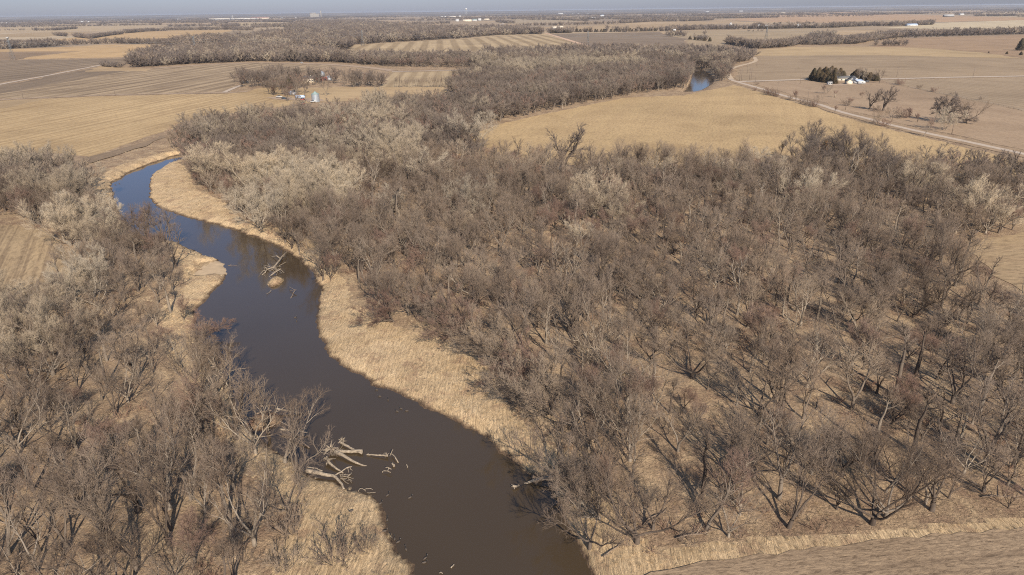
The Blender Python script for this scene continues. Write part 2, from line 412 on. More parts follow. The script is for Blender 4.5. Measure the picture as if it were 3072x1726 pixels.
# bare sand spit on the inner bend
sx_, sy_ = G(648, 808, WL); sdn = np.hypot((XX - sx_) / 7, (YY - sy_) / 8.5) + (vnoise(XX, YY, 3, 51) - .5) * .3; ZZ = ZZ + (sdn < 1) * (vnoise(XX, YY, 1.7, 52) - .5) * .2
ZZ = np.where((sdn < 1) & (SD > -1), np.minimum(ZZ, WL + .45), ZZ)
edge = np.minimum(np.minimum(XX - GX0, GX1 - XX), np.minimum(YY - GY0, GY1 - YY))
ZZ = np.where(SD > 0, ZZ * np.clip(edge / 3, 0, 1), np.where((XX - GX0 < 1) | (GX1 - XX < 1) | (GY1 - YY < 1), 0, ZZ))
ny, nx = XX.shape
def grid_mesh(name, X, Y, Z, mats, mi):
    ny, nx = X.shape; V = np.stack([X.ravel(), Y.ravel(), Z.ravel()], 1)
    i = np.arange((ny - 1) * (nx - 1)); r = i // (nx - 1); c = i % (nx - 1); a = r * nx + c
    Fc = np.stack([a, a + 1, a + nx + 1, a + nx], 1)
    return mesh_np(name, V, Fc, mats, True, mi)
jx = (vnoise(XX, YY, 1.3, 8) - .5) * .5 * (edge > 1.5); jy = (vnoise(XX, YY, 1.3, 9) - .5) * .5 * (edge > 1.5)
Xj, Yj = XX + jx, YY + jy
cc = lambda A: .25 * (A[:-1, :-1] + A[1:, :-1] + A[:-1, 1:] + A[1:, 1:])
sdc = cc(SD); zc = cc(ZZ); nb = vnoise(cc(XX), cc(YY), 14, 6)
def in_px_poly(P, X, Y):
    return sdist(X, Y, [G(a, b) for a, b in P]) < 0
GRASSY = [[(448, 520), (520, 480), (560, 500), (590, 570), (670, 600), (720, 650), (800, 700), (860, 735), (780, 725), (620, 680), (460, 630)],
          [(950, 860), (1060, 905), (1183, 975), (1330, 1015), (1400, 1040), (1470, 1100), (1500, 1180), (1560, 1240), (1560, 1330), (1600, 1420), (1540, 1400), (1360, 1280), (1140, 1175), (1020, 1100), (940, 1010)],
          [(520, 740), (640, 765), (690, 810), (640, 890), (590, 930), (560, 880), (545, 800)],
          [(1790, 1740), (1850, 1700), (1990, 1648), (2200, 1618), (2400, 1604), (2620, 1594), (2960, 1562), (3500, 1520), (3500, 1580), (3072, 1596), (2500, 1648), (1960, 1722), (1800, 1790)],
          [(900, 1420), (1024, 1450), (1120, 1495), (1160, 1580), (1260, 1740), (1300, 1850), (760, 1850), (830, 1660), (900, 1560)]]
bk = np.zeros(sdc.shape, bool)
for P in GRASSY: bk |= in_px_poly(P, cc(XX) , cc(YY))
bk |= sdc < 5.0 + nb * 5
mi = np.where(sdc < -1.5, 2, np.where(bk, 1, 0))
sdcn = np.hypot((cc(XX) - sx_ - .8) / 5.6, (cc(YY) - sy_) / 7) + (vnoise(cc(XX), cc(YY), 3, 51) - .5) * .6
mi = np.where((sdcn < 1), 3, mi)
MAT['sand'] = simple('pale_river_sand', (.42, .315, .205), .95, 0, .12, .5)
go = link('ground', grid_mesh('ground', Xj, Yj, ZZ, [MAT['ground'], MAT['bank'], MAT['mud'], MAT['sand']], mi.ravel()))
tag(go, 'tan dead grass ground and river banks', kind='structure')
def zT(x, y):
    if GX0 < x < GX1 and GY0 < y < GY1:
        return float(ZZ[int(round((y - GY0) / GS)), int(round((x - GX0) / GS))])
    return 0.0
# far pond patch
PX0, PX1, PY0, PY1 = 120., 400., 640., 1200.
px_ = np.arange(PX0, PX1 + 1, 4.); py_ = np.arange(PY0, PY1 + 1, 4.); PXX, PYY = np.meshgrid(px_, py_)
PSD = sdist(PXX, PYY, pond_w)
PZ = np.interp(PSD, [-8, 0, 4, 9], [-3.4, -2.35, -.6, 0])
e2 = np.minimum(np.minimum(PXX - PX0, PX1 - PXX), np.minimum(PYY - PY0, PY1 - PYY)); PZ = PZ * (e2 > 1)
pm = np.where(cc(PSD) < 0, 1, 0)
o = link('ground', grid_mesh('ground_far_bend', PXX, PYY, PZ, [MAT['ground'], MAT['bank']], pm.ravel()))
tag(o, 'grassy ground round the far river bend', kind='structure')
# the rest of the plain, one sheet of flat strips round both patches
def plain():
    B = 60000.
    rects = [(-B, B, -3000, GY0), (-B, GX0, GY0, GY1), (GX1, B, GY0, GY1), (-B, B, GY1, PY0), (-B, PX0, PY0, PY1), (PX1, B, PY0, PY1)]
    V = []; Fc = []; M = []
    def q(x0, x1, y0, y1, mi_):
        k = len(V); V.extend([(x0, y0, 0), (x1, y0, 0), (x1, y1, 0), (x0, y1, 0)]); Fc.append((k, k + 1, k + 2, k + 3)); M.append(mi_)
    for r in rects: q(*r, 0)
    q(-B, B, PY1, 1700, 0); q(-B, B, 1700, B, 1)
    return mesh_np('plain', V, Fc, [MAT['ground'], MAT['plain']], False, M)
o = link('ground', plain()); tag(o, 'wide flat farmland plain reaching the horizon', kind='structure')
def poly_mesh(name, P, z, mat):
    P3 = [Vector((a, b, z)) for a, b in P]; T = tessellate_polygon([P3])
    Fc = []
    for t in T:
        a, b, c = (P3[i] for i in t)
        Fc.append(tuple(t) if (b - a).cross(c - a).z > 0 else tuple(reversed(t)))
    return mesh_np(name, [tuple(p) for p in P3], Fc, mat)
# water: the river's own outline, tucked a little under its banks
wx = [G(x, y, WL) for x, y in RIV_R + RIV_L]
def offset_poly(P, d):
    P = [Vector(p) for p in P]; A = sum(P[i].x * P[(i + 1) % len(P)].y - P[(i + 1) % len(P)].x * P[i].y for i in range(len(P)))
    s = 1 if A > 0 else -1; out = []
    for i in range(len(P)):
        t = (P[(i + 1) % len(P)] - P[i - 1]).normalized(); out.append((P[i].x + s * t.y * d, P[i].y - s * t.x * d))
    return out
def water_sheet(name, x0, x1, y0, y1):
    return mesh_np(name, [(x0, y0, WL), (x1, y0, WL), (x1, y1, WL), (x0, y1, WL)], [(0, 1, 2, 3)], MAT['water'])
tag(link('river_water', water_sheet('river_water', GX0 + 2, GX1 - 2, GY0 + 2, GY1 - 2)), 'muddy brown river winding from the foreground', kind='structure')
tag(link('river_water', water_sheet('river_water_far', PX0 + 5, PX1 - 5, PY0 + 5, PY1 - 5)), 'blue reflecting reach of the river in the far bend', kind='structure')
def hills(name, label, y0, depth, hmax, seed, x0=-40000, x1=40000):
    nx_ = 260; X = np.linspace(x0, x1, nx_); Yr = np.linspace(0, 1, 9); V = []
    prof_ = (vnoise(X, X * 0 + 5, 2600, seed) * .6 + vnoise(X, X * 0 + 9, 900, seed + 1) * .4)
    for t in Yr:
        for k in range(nx_): V.append((X[k], y0 + t * depth + 400 * math.sin(X[k] / 3000 + seed), -1 + (hmax * (.8 + .2 * prof_[k]) + 1) * math.sin(math.pi * t) ** .8))
    Fc = [(i * nx_ + k, i * nx_ + k + 1, (i + 1) * nx_ + k + 1, (i + 1) * nx_ + k) for i in range(8) for k in range(nx_ - 1)]
    m, n, b = new_mat(name + '_wooded'); v = mapping(n, .15, (1, 2.2, 1)); s_ = noise(n, v, .0011, 5, .7)
    n.links.new(ramp(n, s_, [(.36, (.10, .085, .075)), (.55, (.15, .12, .095)), (.62, (.33, .26, .18)), (.75, (.15, .125, .10))]), b.inputs['Base Color'])
    tag(link(name, mesh_np(name, V, Fc, m, True)), label, kind='structure')
hills('hills', 'low wooded rise before the horizon', 11500, 3500, 30, 3); hills('hills', 'farthest low ridge along the horizon', 18000, 7000, 69, 8)
# ------------------------------------------------------------------ fields and roads
def ang(a, b):
    p, q = G(*a), G(*b); return math.atan2(q[1] - p[1], q[0] - p[0])
zoff = [0.012]
def field(name, label, P, c1, c2, row, width, contrast=.5, fleck=.35, fine=0, z=None):
    zoff[0] += .003
    wk = (.93, .90, .80) if c1[2] / c1[0] > .47 else (.935, .93, .875)
    c1 = tuple(a * b for a, b in zip(c1, wk)); c2 = tuple(a * b for a, b in zip(c2, wk))
    mt = field_material(name + '_soil', c1, c2, ang(*row), width, contrast, fleck, fine, None, 2.6 if math.hypot(*G(*P[len(P) // 2])) < 160 else 1.0)
    Wd = [G(a, b) for a, b in P]; stp = max(2.0, min(60, math.hypot(*Wd[0]) / 60)); Wd = densify(Wd, stp)
    Wd = [(a + rng.uniform(-.22, .22) * stp, b + rng.uniform(-.22, .22) * stp) for a, b in Wd]
    o = link(name, poly_mesh(name, Wd, zoff[0] if z is None else z, mt)); tag(o, label, kind='structure'); return o
GOLD = (.505, .37, .215); GOLD2 = (.375, .262, .148); TAN = (.42, .315, .205); TAN2 = (.31, .23, .15)
PL = (.27, .208, .155); PL2 = (.19, .145, .11); ORG = (.50, .34, .185); RED = (.34, .235, .15)
field('ploughed_field', 'grey brown field with curved rows at the left edge', [(-260, 690), (0, 672), (90, 682), (150, 700), (190, 740), (225, 800), (215, 880), (140, 945), (0, 980), (-300, 1040)], (.42, .32, .215), (.23, .17, .12), ((60, 850), (110, 720)), 2.2, .75, .6)
field('stubble_field', 'golden stubble field left of the river above the cut bank', [(-900, 330), (-200, 309), (0, 302), (348, 288), (680, 281), (740, 275), (800, 262), (850, 262), (880, 300), (860, 318), (759, 333), (600, 350), (530, 372), (492, 398), (400, 424), (330, 446), (262, 474), (200, 462), (100, 462), (0, 470), (-400, 520), (-900, 600)], GOLD, GOLD2, ((0, 440), (640, 300)), 3.5, .9, .55, -9)
field('stubble_field', 'grey strip along the north side of the golden stubble field', [(-300, 325), (0, 304), (130, 299), (60, 318), (0, 326), (-300, 352)], TAN, TAN2, ((0, 310), (130, 300)), 6, .5)
field('ploughed_field', 'striped grey brown ploughed field behind the left farm road', [(-600, 330), (-300, 300), (0, 262), (302, 202), (470, 207), (640, 194), (760, 190), (1000, 196), (930, 212), (800, 225), (708, 245), (700, 262), (680, 275), (348, 284), (52, 294), (-200, 304)], (.42, .325, .23), (.22, .165, .12), ((140, 288), (700, 200)), 8, .85, .35, -21)
field('ploughed_field', 'darkest ploughed patch below the pale track', [(-300, 290), (0, 258), (302, 200), (420, 209), (330, 222), (170, 252), (0, 282), (-300, 330)], (.25, .19, .14), (.17, .13, .10), ((0, 262), (302, 202)), 9, .55)
field('grass_patch', 'tan grassy tip beside the small thicket', [(300, 200), (460, 207), (440, 213), (330, 214), (250, 216)], (.42, .31, .20), (.36, .26, .17), ((300, 200), (460, 207)), 9, .3)
field('ploughed_field', 'grey ploughed field above the pale track on the left', [(-400, 205), (0, 181), (200, 179), (392, 176), (390, 188), (302, 194), (0, 250), (-400, 330)], (.285, .22, .165), (.20, .155, .12), ((0, 215), (390, 180)), 9, .7, .35, -30)
field('stubble_field', 'orange gold stubble field in front of the left tree belt', [(-300, 162), (0, 150), (170, 142), (334, 134), (540, 136), (500, 150), (392, 172), (52, 178), (80, 172), (240, 155), (0, 156), (-300, 166)], ORG, (.43, .29, .16), ((60, 178), (500, 150)), 20, .35, .2)
field('ploughed_field', 'brown bare wedge at the left edge before the gold field', [(-300, 166), (0, 156), (240, 154), (130, 165), (60, 178), (0, 180), (-300, 200)], (.30, .215, .15), (.24, .175, .125), ((0, 165), (240, 155)), 14, .4)
field('stubble_field', 'long gold stubble field between the two left tree belts', [(130, 121), (250, 112), (330, 100), (520, 92), (695, 91), (700, 101), (745, 106), (765, 117), (700, 123), (520, 122), (300, 127)], ORG, (.42, .30, .18), ((250, 118), (690, 98)), 26, .35, .2)
field('pasture', 'greyish pasture beside the long gold field', [(660, 101), (700, 93), (800, 92), (860, 92), (800, 100), (765, 106)], (.34, .27, .20), TAN2, ((660, 101), (860, 92)), 20, .3)
field('stubble_field', 'pale gold strip before the far left tree line', [(-200, 104), (0, 99), (110, 96), (300, 93), (420, 84), (560, 76), (430, 74), (200, 76), (0, 82), (-200, 86)], (.47, .35, .22), (.40, .31, .22), ((0, 95), (420, 78)), 40, .5, .2)
field('pasture', 'grey tan pasture behind the left shrub line', [(-200, 118), (0, 104), (110, 98), (300, 95), (200, 104), (120, 112), (0, 112)], TAN, TAN2, ((0, 104), (300, 95)), 30, .4)
field('stubble_field', 'cream strip field before the distant warehouse', [(715, 75), (720, 69), (820, 68), (900, 72), (850, 76)], (.50, .39, .25), (.45, .35, .24), ((715, 73), (900, 72)), 40, .3)
field('stubble_field', 'tan strip cropped field beyond the middle wood with diagonal bands', [(1040, 160), (1050, 136), (1362, 119), (1500, 108), (1638, 103), (1763, 140), (1740, 158), (1421, 165), (1200, 170)], (.46, .355, .235), (.345, .265, .18), ((1500, 118), (1560, 145)), 12, .6, .2, -34)
field('ploughed_field', 'dark grey ploughed field right of the orange farm road', [(1646, 102), (1700, 101), (1980, 96), (2012, 107), (2060, 116), (2060, 140), (1860, 150), (1775, 146)], (.26, .20, .155), (.20, .155, .12), ((1660, 108), (2000, 118)), 22, .45, .2)
field('pasture', 'wide tan pasture below the cedar line', [(1990, 94), (2230, 90), (2440, 86), (2440, 112), (2380, 118), (2250, 122), (2180, 128), (2160, 142), (2060, 140), (2060, 116), (2012, 107)], (.385, .30, .21), (.33, .255, .18), ((2000, 110), (2430, 100)), 30, .4, .2)
field('stubble_field', 'tan field crossed by faint tracks behind the middle tree line', [(1500, 83), (1640, 82), (1870, 74), (2000, 70), (2170, 60), (2230, 64), (2100, 76), (1980, 84), (1740, 92), (1720, 86), (1560, 86)], (.42, .31, .205), (.36, .27, .18), ((1500, 83), (2170, 62)), 40, .35, .2)
field('stubble_field', 'tan field in front of the cream farm buildings', [(1500, 60), (1560, 56), (1740, 49), (1760, 60), (1720, 66), (1552, 72), (1500, 68)], (.40, .32, .23), (.34, .26, .19), ((1500, 60), (1740, 50)), 40, .35, .2)
field('stubble_field', 'orange brown hillside field at the upper right', [(2170, 60), (2283, 50), (2404, 40), (2520, 36), (2655, 42), (2833, 47), (3072, 54), (3300, 58), (3300, 68), (3072, 60), (2811, 67), (2655, 60), (2500, 69), (2400, 67), (2300, 66)], (.46, .305, .19), (.40, .27, .175), ((2200, 62), (2900, 50)), 50, .4, .2)
field('stubble_field', 'cream coloured field beside the blue roofed barn', [(2650, 84), (2700, 80), (2811, 69), (3072, 61), (3300, 58), (3300, 100), (3072, 94), (2960, 92), (2820, 88)], (.55, .46, .34), (.50, .41, .30), ((2700, 82), (3072, 66)), 40, .35, .2)
field('pasture', 'reddish brown rough pasture at the right edge', [(2680, 122), (2760, 113), (3072, 105), (3400, 98), (3400, 200), (3072, 176), (2950, 158), (2740, 143), (2600, 142)], (.37, .255, .165), (.30, .205, .14), ((2740, 130), (3072, 145)), 18, .5, .4)
field('stubble_field', 'golden band of stubble beneath the right tree line', [(2262, 168), (2275, 151), (2390, 141), (2560, 140), (2740, 143), (2950, 158), (3072, 176), (2900, 172), (2600, 166)], (.46, .335, .20), (.37, .27, .165), ((2280, 158), (2740, 150)), 14, .5, .3)
field('crop_field', 'large grey tan field behind the right farmstead', [(2208, 238), (2212, 214), (2240, 198), (2275, 186), (2262, 168), (2600, 166), (2900, 172), (3072, 178), (3400, 200), (3400, 225), (3072, 230), (2650, 238), (2420, 241), (2230, 244)], (.375, .29, .21), (.30, .228, .165), ((2300, 215), (3000, 205)), 6, .75, .35, -12)
field('crop_field', 'striped tan field right of the hedge line', [(2640, 242), (3072, 233), (3400, 228), (3400, 420), (3072, 332), (2900, 300), (2700, 254)], (.385, .30, .22), (.31, .235, .17), ((2700, 246), (3072, 300)), 4, .7, .35, 9)
field('pasture', 'grazed tan pasture with lone trees beside the gravel road', [(2225, 248), (2425, 244), (2640, 242), (2700, 255), (2900, 301), (3072, 334), (3400, 422), (3400, 530), (3072, 448), (2910, 415), (2774, 388), (2649, 360), (2525, 327), (2450, 303), (2363, 282), (2280, 258)], (.375, .28, .205), (.32, .23, .165), ((2300, 262), (3000, 400)), 14, .35, .45)
field('stubble_field', 'golden stubble field in the river bend beside the gravel road', [(1330, 425), (1440, 395), (1500, 372), (1620, 346), (1740, 321), (1880, 293), (2050, 287), (2150, 266), (2205, 256), (2280, 277), (2363, 302), (2450, 324), (2525, 350), (2649, 384), (2774, 413), (2920, 448), (3072, 485), (3072, 540), (2300, 520), (1900, 500), (1560, 490), (1380, 470)], (.475, .34, .19), (.40, .28, .16), ((1560, 430), (1700, 350)), 7, .45, .5)
field('ploughed_field', 'bare grey brown field along the bottom right corner', [(1850, 1760), (1960, 1712), (2200, 1678), (2500, 1640), (2800, 1606), (3072, 1588), (3500, 1570), (3500, 2200), (1700, 2200)], (.375, .288, .215), (.22, .165, .125), ((1960, 1720), (3072, 1600)), .9, .65, .9)
field('stubble_field', 'gold strip south of the left farmyard', [(850, 268), (1000, 262), (1340, 262), (1330, 285), (1150, 300), (1000, 305), (880, 312)], (.46, .335, .20), (.38, .27, .17), ((850, 272), (1340, 266)), 9, .4)
field('crop_field', 'small striped field behind the thin poplar row', [(1170, 218), (1440, 212), (1400, 245), (1340, 262), (1145, 262)], (.43, .335, .225), (.33, .25, .17), ((1180, 255), (1215, 217)), 6, .6, .3, -15)
field('pasture', 'tan clearing inside the right wood', [(2900, 745), (2960, 715), (3072, 700), (3300, 690), (3300, 900), (3072, 880), (2990, 830)], (.42, .32, .215), (.33, .24, .165), ((2900, 745), (3100, 740)), 4, .4, .7)
field('bare_path', 'bare dirt strip along the top of the cut bank', [(240, 478), (330, 456), (420, 430), (500, 404), (500, 412), (430, 440), (340, 468), (270, 492)], (.26, .195, .145), (.20, .15, .11), ((240, 478), (500, 404)), 2, .5)
MAT['dirt_tan'] = simple('tan_dirt', (.43, .335, .235), .95, 0, .1, .1)
def road(name, label, pts, wid, mat, z=.14):
    P = [Vector(G(a, b)) for a, b in pts]
    Q = []
    for i in range(len(P) - 1):  # smooth subdivision
        p0, p1, p2, p3 = P[max(i - 1, 0)], P[i], P[i + 1], P[min(i + 2, len(P) - 1)]
        for k in range(6):
            t = k / 6; Q.append(.5 * ((2 * p1) + (p2 - p0) * t + (2 * p0 - 5 * p1 + 4 * p2 - p3) * t * t + (3 * p1 - p0 - 3 * p2 + p3) * t ** 3))
    Q.append(P[-1]); V = []; Fc = []
    for i, p in enumerate(Q):
        t = (Q[min(i + 1, len(Q) - 1)] - Q[max(i - 1, 0)]).normalized(); nrm = Vector((-t.y, t.x))
        wj = wid / 2 * (1 + .08 * math.sin(i * 2.3))
        a = p + nrm * wj; b = p - nrm * wj; V += [(a.x, a.y, z), (p.x, p.y, z + .03), (b.x, b.y, z)]
        if i: k = 3 * i; Fc += [(k - 3, k - 2, k + 1, k), (k - 2, k - 1, k + 2, k + 1)]
    me = mesh_np(name, V, [tuple(reversed(f)) for f in Fc], mat)
    o = link(name, me); return tag(o, label, kind='structure')
RD = [(2190, 236), (2201, 243), (2280, 266), (2363, 291), (2450, 312), (2525, 337), (2608, 358), (2649, 370), (2774, 399), (2910, 428), (3072, 463), (3400, 535)]
def vergef(d):
    return [(a, b + d) for a, b in RD]
road('verge', 'rough grass verge along the gravel road', RD[1:], 15, field_material('verge_grass', (.34, .245, .155), (.25, .18, .12), 0, 3, .5, .7), .16)
road('gravel_road', 'pale dusty gravel road running to the right edge', RD, 4.4, MAT['gravel'], .20)
road('dirt_road', 'pale dirt lane curving north by the far river bend', [(2195, 240), (2184, 222), (2192, 208), (2220, 198), (2252, 190), (2268, 182), (2262, 172)], 6, MAT['dirt_tan'], .18)
road('dirt_road', 'straight pale lane passing behind the right farmstead', [(2215, 246), (2330, 242), (2431, 239), (2640, 238), (2850, 233), (3072, 229), (3500, 222)], 9, MAT['gravel'], .21)
MAT['orange_dirt'] = simple('orange_dirt', (.50, .34, .23), .95, 0, .1, .05)
road('dirt_road', 'orange dirt road between the banded and the dark field', [(1636, 100), (1700, 119), (1763, 139), (1790, 148)], 12, MAT['orange_dirt'], .24)
road('dirt_road', 'farm road along the top of the golden stubble field', [(-600, 328), (-200, 306), (0, 301), (52, 297), (200, 291), (348, 285), (560, 281), (680, 279), (740, 276)], 6, MAT['dirt'], .22)
road('gravel_road', 'bright white gravel drive by the left farm trees', [(672, 278), (695, 268), (722, 257)], 5, MAT['gravel'], .24)
road('dirt_track', 'pale diagonal track across the left ploughed fields', [(-400, 335), (0, 254), (150, 226), (302, 196)], 6, MAT['gravel'], .23)
road('levee', 'dark low levee along the edge of the middle wood', [(462, 206), (600, 197), (760, 190), (880, 191), (1000, 195), (1100, 203), (1180, 213)], 14, MAT['dirt'], .25)
road('dirt_track', 'pale track under the middle wood', [(1176, 216), (1300, 213), (1432, 210)], 7, MAT['gravel'], .26)
road('dirt_track', 'short pale far track climbing past the cream buildings', [(1490, 60), (1510, 69), (1500, 76)], 14, MAT['gravel'], .25)
road('farm_yard', 'bare trodden yard of the left farmstead', [(820, 292), (870, 298), (930, 298), (950, 306)], 14, MAT['dirt'], .2)
road('farm_yard', 'bare trodden yard of the right farmstead', [(2485, 256), (2540, 254), (2600, 252)], 16, MAT['dirt'], .19)
# ------------------------------------------------------------------ trees
class TB:
    """polylines to thin tubes, numpy assembled"""
    def __init__(s): s.V = []; s.F = []; s.n = 0
    def tube(s, P, r0, r1, k):
        n = len(P); P = np.asarray(P); T = np.empty_like(P); T[1:-1] = P[2:] - P[:-2]; T[0] = P[1] - P[0]; T[-1] = P[-1] - P[-2]
        T /= np.linalg.norm(T, axis=1)[:, None] + 1e-9
        ref = np.array((.37, .21, .9)) if abs(T[0][2]) < .8 else np.array((.9, .3, .1))
        U = np.cross(T, ref); U /= np.linalg.norm(U, axis=1)[:, None] + 1e-9; W = np.cross(T, U)
        a = np.arange(k) * 2 * math.pi / k; rr = np.linspace(r0, r1, n)[:, None, None]
        ring = P[:, None, :] + rr * (np.cos(a)[None, :, None] * U[:, None, :] + np.sin(a)[None, :, None] * W[:, None, :])
        s.V.append(ring.reshape(-1, 3)); j = np.arange(k); jn = (j + 1) % k
        for i in range(n - 1):
            b = s.n + i * k
            s.F.append(np.stack([b + j, b + jn, b + k + jn, b + k + j], 1))
        s.n += n * k
    def spike(s, p, q, r):
        """many: arrays of base p, tip q: three sided pyramids"""
        p = np.asarray(p); q = np.asarray(q); n = len(p)
        if not n: return
        T = q - p; T /= np.linalg.norm(T, axis=1)[:, None] + 1e-9
        U = np.cross(T, np.array((.3, .5, .81))); U /= np.linalg.norm(U, axis=1)[:, None] + 1e-9; W = np.cross(T, U)
        r = np.broadcast_to(np.asarray(r, float), (n,))[:, None]
        c = [p + r * (math.cos(t) * U + math.sin(t) * W) for t in (0, 2.094, 4.189)]
        V = np.stack(c + [q + c[0] * 0], 1).reshape(-1, 3); s.V.append(V)
        b = s.n + np.arange(n) * 4
        for i, j in ((0, 1), (1, 2), (2, 0)):
            s.F.append(np.stack([b + i, b + j, b + 3, b + 3], 1))
        s.n += 4 * n
    def me(s, name, mat):
        V = np.concatenate(s.V); Fa = np.concatenate(s.F)
        tri = Fa[:, 2] == Fa[:, 3]; q = Fa[~tri]; t = Fa[tri][:, :3]
        me = D.meshes.new(name); me.vertices.add(len(V)); me.vertices.foreach_set('co', V.astype(np.float32).ravel())
        idx = np.concatenate([q.ravel(), t.ravel()]).astype(np.int32)
        tot = np.concatenate([np.full(len(q), 4), np.full(len(t), 3)]).astype(np.int32)
        st = np.zeros(len(tot), np.int32); st[1:] = np.cumsum(tot)[:-1]
        me.loops.add(len(idx)); me.loops.foreach_set('vertex_index', idx)
        me.polygons.add(len(tot)); me.polygons.foreach_set('loop_start', st); me.polygons.foreach_set('loop_total', tot)
        me.update(calc_edges=True); me.materials.append(mat); return me
def unit(v): return v / (np.linalg.norm(v) + 1e-9)
def tree_mesh(seed, H=14., stems=3, spread=.35, lean=(0, 0), split=.12, ratio=.6, nch=(7, 6, 5, 4), gnarl=.14, up_=.10, rad=.26, k_tw=1.0, fine=.0145, low=.25, droop=0., mats=('bark', 'twig'), bush=False, lmul=1.0):
    """lean leans the stems; low = how far up the stems the first boughs leave. Returns trunk and crown meshes"""
    r = np.random.RandomState(seed); tr = TB(); crn = TB(); sp_, sq_, sr_ = [], [], []
    def path(p, d, L, n, up=up_, g=gnarl):
        P = [np.array(p, float)]; d = unit(np.array(d, float))
        for i in range(n):
            d = unit(d + r.normal(0, g * (.7 if L < 3 else 1), 3) + np.array((0, 0, up)))
            P.append(P[-1] + d * L / n)
        return np.array(P)
    def perp(d, a, az):
        u = unit(np.cross(d, (.31, .2, .93) if abs(d[2]) < .9 else (1, .1, 0))); w_ = np.cross(d, u)
        return unit(d * math.cos(a) + (u * math.cos(az) + w_ * math.sin(az)) * math.sin(a))
    def at(P, t):
        f = t * (len(P) - 1); i = min(int(f), len(P) - 2); return P[i] + (P[i + 1] - P[i]) * (f - i), unit(P[i + 1] - P[i])
    nl = len(nch)
    def kids(P, L, rd, lev):
        n = nch[lev]; az = r.uniform(0, 6.28)
        t0 = low if lev == 0 else .22
        for i in range(n):
            t = t0 + (1 - t0) * (i + r.uniform(.1, .9)) / n; az += 2.4 + r.uniform(-.5, .5)
            b, d = at(P, t)
            a = (r.uniform(.5, 1.1) if lev == 0 else r.uniform(.35, .9)) * (1 - .35 * t)
            dd = perp(d, a, az); dd[2] -= droop * (1 if lev < 2 else .5)
            if dd[2] < -.15: dd[2] *= .3
            l = L * ratio * r.uniform(.65, 1.2) * (1.15 - .5 * t) * (1 if lev else lmul)
            rr = max(rd * (.55 - .22 * t), fine * 1.15)
            if lev + 1 == nl:
                l *= 1.8; sp_.append(b); sq_.append(b + dd * l); sr_.append(fine * k_tw); continue
            n_ = (6, 4, 2)[min(lev, 2)]
            Q = path(b, dd, l, n_, up_ * (.55 + lev * .12))
            (tr if (lev == 0 and not bush) else crn).tube(Q, rr, max(rr * .3, fine * .8), (5, 3, 3)[min(lev, 2)])
            if lev + 2 == nl:  # twigs leave here too
                pass
            kids(Q, l, rr, lev + 1)
    base = np.array((0, 0, -.4)); d0 = unit(np.array((lean[0] * .4, lean[1] * .4, 1.)))
    tl = H * split + .4
    T = path(base, d0, tl, 3, 0.02, .04)
    if not bush:
        tr.tube(np.vstack([T[0], T[1], T[2], T[3]]), rad * 1.35, rad, 8)
    for s_ in range(stems):
        az = 6.283 * (s_ + r.uniform(-.25, .25)) / stems + seed
        a = spread * r.uniform(.6, 1.25) if stems > 1 else spread * .3
        d = unit(np.array((math.cos(az) * math.sin(a) + lean[0], math.sin(az) * math.sin(a) + lean[1], math.cos(a))))
        L = (H - tl) * r.uniform(.78, 1.02) / max(.75, d[2] + .1)
        Pp = path(T[-1] if not bush else T[0] + np.array((math.cos(az), math.sin(az), 0)) * .2, d, L, 8)
        rr = rad * (.8 if stems < 3 else .62)
        (crn if bush else tr).tube(Pp, rr, max(rr * .16, fine), 6 if not bush else 3)
        kids(Pp, L * .62, rr, 0)
    if sp_: crn.spike(np.array(sp_), np.array(sq_), np.array(sr_))
    return (None if bush else tr.me('trunk', MAT[mats[0]])), crn.me('crown', MAT[mats[1]])
def join_me(name, meshes):
    bm = bmesh.new(); mats = []
    out = D.meshes.new(name); Vs = []; Fs = []; Mi = []; o = 0
    for me in meshes:
        if me is None: continue
        n = len(me.vertices); c = np.empty(n * 3, np.float32); me.vertices.foreach_get('co', c); Vs.append(c.reshape(-1, 3))
        li = np.empty(len(me.loops), np.int32); me.loops.foreach_get('vertex_index', li)
        lt = np.empty(len(me.polygons), np.int32); me.polygons.foreach_get('loop_total', lt)
        Fs.append((li + o, lt)); Mi.append(np.full(len(lt), len(mats), np.int32)); mats.append(me.materials[0]); o += n
    bm.free()
    V = np.concatenate(Vs); li = np.concatenate([f[0] for f in Fs]); lt = np.concatenate([f[1] for f in Fs])
    out.vertices.add(len(V)); out.vertices.foreach_set('co', V.ravel()); out.loops.add(len(li)); out.loops.foreach_set('vertex_index', li)
    st = np.zeros(len(lt), np.int32); st[1:] = np.cumsum(lt)[:-1]
    out.polygons.add(len(lt)); out.polygons.foreach_set('loop_start', st); out.polygons.foreach_set('loop_total', lt)
    out.polygons.foreach_set('material_index', np.concatenate(Mi)); out.update(calc_edges=True)
    for q in mats: out.materials.append(q)
    return out
# kinds of near tree (trunk mesh, crown mesh, height, words)
B1 = ('bark', 'twig'); BR = ('bark', 'twig_red'); BP = ('bark_pale', 'twig_pale'); BG = ('bark_pale', 'twig')
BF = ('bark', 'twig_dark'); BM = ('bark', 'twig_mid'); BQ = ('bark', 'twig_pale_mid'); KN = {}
def kind(key, words, **kw):
    if kw.get('mats') != BP and not key.startswith(('arch', 'shrub', 'old')):
        n_ = kw.get('nch', (7, 6, 5, 4)); kw['nch'] = (n_[0], n_[1] - 1, n_[2] - 1, n_[3] - 1) if n_[3] > 2 else n_
        kw['spread'] = kw['spread'] * 1.2; kw['ratio'] = kw.get('ratio', .66); kw['rad'] = kw['rad'] * 1.15; kw['low'] = .36
    KN[key] = (tree_mesh(**kw), kw.get('H', 14.), words)
kind('vase1', 'vase shaped bare tree', seed=1, H=14, stems=4, spread=.38, rad=.30, mats=B1)
kind('vase2', 'low forking bare tree', seed=2, H=15, stems=3, spread=.34, rad=.30, mats=B1)
